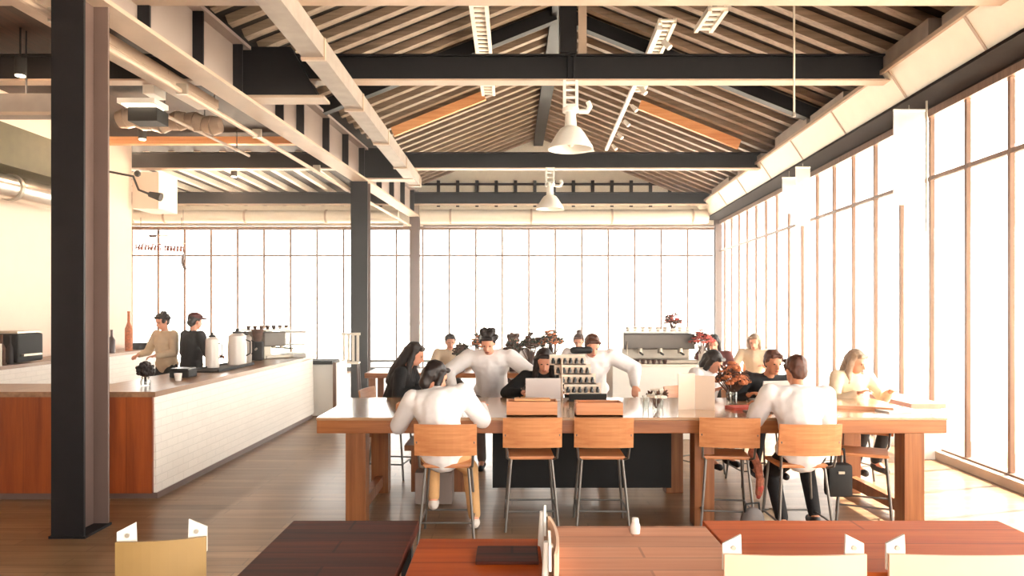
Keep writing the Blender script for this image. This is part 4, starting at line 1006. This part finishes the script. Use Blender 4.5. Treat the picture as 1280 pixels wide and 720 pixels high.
MB().lathe([(0, 0), (.16, 0), (.2, .12), (.19, .12), (.15, .01), (0, .01)], n=24).build('pan', M['dark'], o, True); MB().beam((.18, -.05, .1), (.34, -.4, .13), .03, .02).build('handle', M['dark'], o)
# small wall shelves
for i, (z, lab) in enumerate(((1.45, 'lowest'), (1.75, 'middle'), (2.05, 'topmost'))):
    o = tag(MB().box((-7.40, 12.3, z), (.2, .7, .025)).build('wall_shelf', M['cream']), '%s small cream shelf on the left wall just right of the big column' % lab, 'shelf')
    b = MB(); b.beam((-7.49, 12.1, z-.1), (-7.33, 12.1, z-.01), .015, .015).beam((-7.49, 12.5, z-.1), (-7.33, 12.5, z-.01), .015, .015); b.build('bracket', M['galv'], o)
    for k in range(3): cup((-7.40, 12.05+.22*k, z+.0125), 'darkcup', 'small dark cup on the little shelves of the left wall', 'cups on the wall shelves')

# hanging sign: a cup emblem over a line of small letters
sg = empty('hanging_sign', at(200, 305, 15.0), 0, 'hanging sign with a small cup emblem over a line of orange-brown letters', 'sign')
L_ = MB(); rnd = random.Random(2)
x = -.5
for k in range(15):
    w_ = .045+.02*rnd.random()
    if k != 8:
        L_.box((x, 0, -.06-.003*k), (.026, .02, .12)); L_.box((x+w_*.5, 0, -.03-.003*k+.04*rnd.choice((-1, 0, 1))), (w_*.95, .02, .026)); L_.box((x+w_*.8, 0, -.085-.003*k), (.024, .02, .07))
    x += .067
L_.build('lettering', mat('sign_orange', (.52, .24, .14), rough=.6), sg)
MB().lathe([(.02, .10), (.06, .105), (.09, .16), (.075, .16), (.05, .12), (0, .115)], (-.15, 0, .03), n=20).tube([(-.06, 0, .2), (-.02, 0, .24), (-.04, 0, .28)], .015).build('cup_emblem', M['darkcup'], sg)
MB().box((.08, 0, .17), (.2, .02, .03)).build('small_lettering', M['greyduct'], sg)
MB().box((0, 0, .01), (1.06, .012, .012)).build('backing_bar', M['cream'], sg)
MB().cyl((-.4, 0, .0), (-.4, 0, .55), .006).cyl((.45, 0, .0), (.45, 0, .55), .006).build('suspension_wire', M['darkcup'], sg)
tag(MB().tube([tuple(at(229, 318, 15.)), tuple(at(228, 328, 15.)), tuple(at(231, 336, 15.)), tuple(at(233, 336, 15.))], .03).cyl(tuple(at(229, 318, 15.)), tuple(at(229, 262, 15.)), .004).build('hanging_hook', M['darkcup']), 'small brown hook hanging at the right end of the sign', 'hook')

# scatter volume added to imitate window glare as haze in the room
hm = bpy.data.materials.new('bloom_volume'); hm.use_nodes = True; nt = hm.node_tree; nt.nodes.clear()
vo = nt.nodes.new('ShaderNodeOutputMaterial'); vs = nt.nodes.new('ShaderNodeVolumeScatter')
vs.inputs['Color'].default_value = (1, .96, .92, 1); vs.inputs['Density'].default_value = .012; vs.inputs['Anisotropy'].default_value = .7
nt.links.new(vs.outputs[0], vo.inputs['Volume'])
hz = MB().prism([(x, y, 0.005) for x, y in ((-7.45, 6.1), (4.85, 6.1), (5.75, 20.5), (-7.45, 20.5))], [(x, y, 4.25) for x, y in ((-7.45, 6.1), (4.85, 6.1), (5.75, 20.5), (-7.45, 20.5))]).build('bloom', hm)
tag(hz, 'faint bright haze volume, added to imitate window glare', 'bloom', kind='stuff')
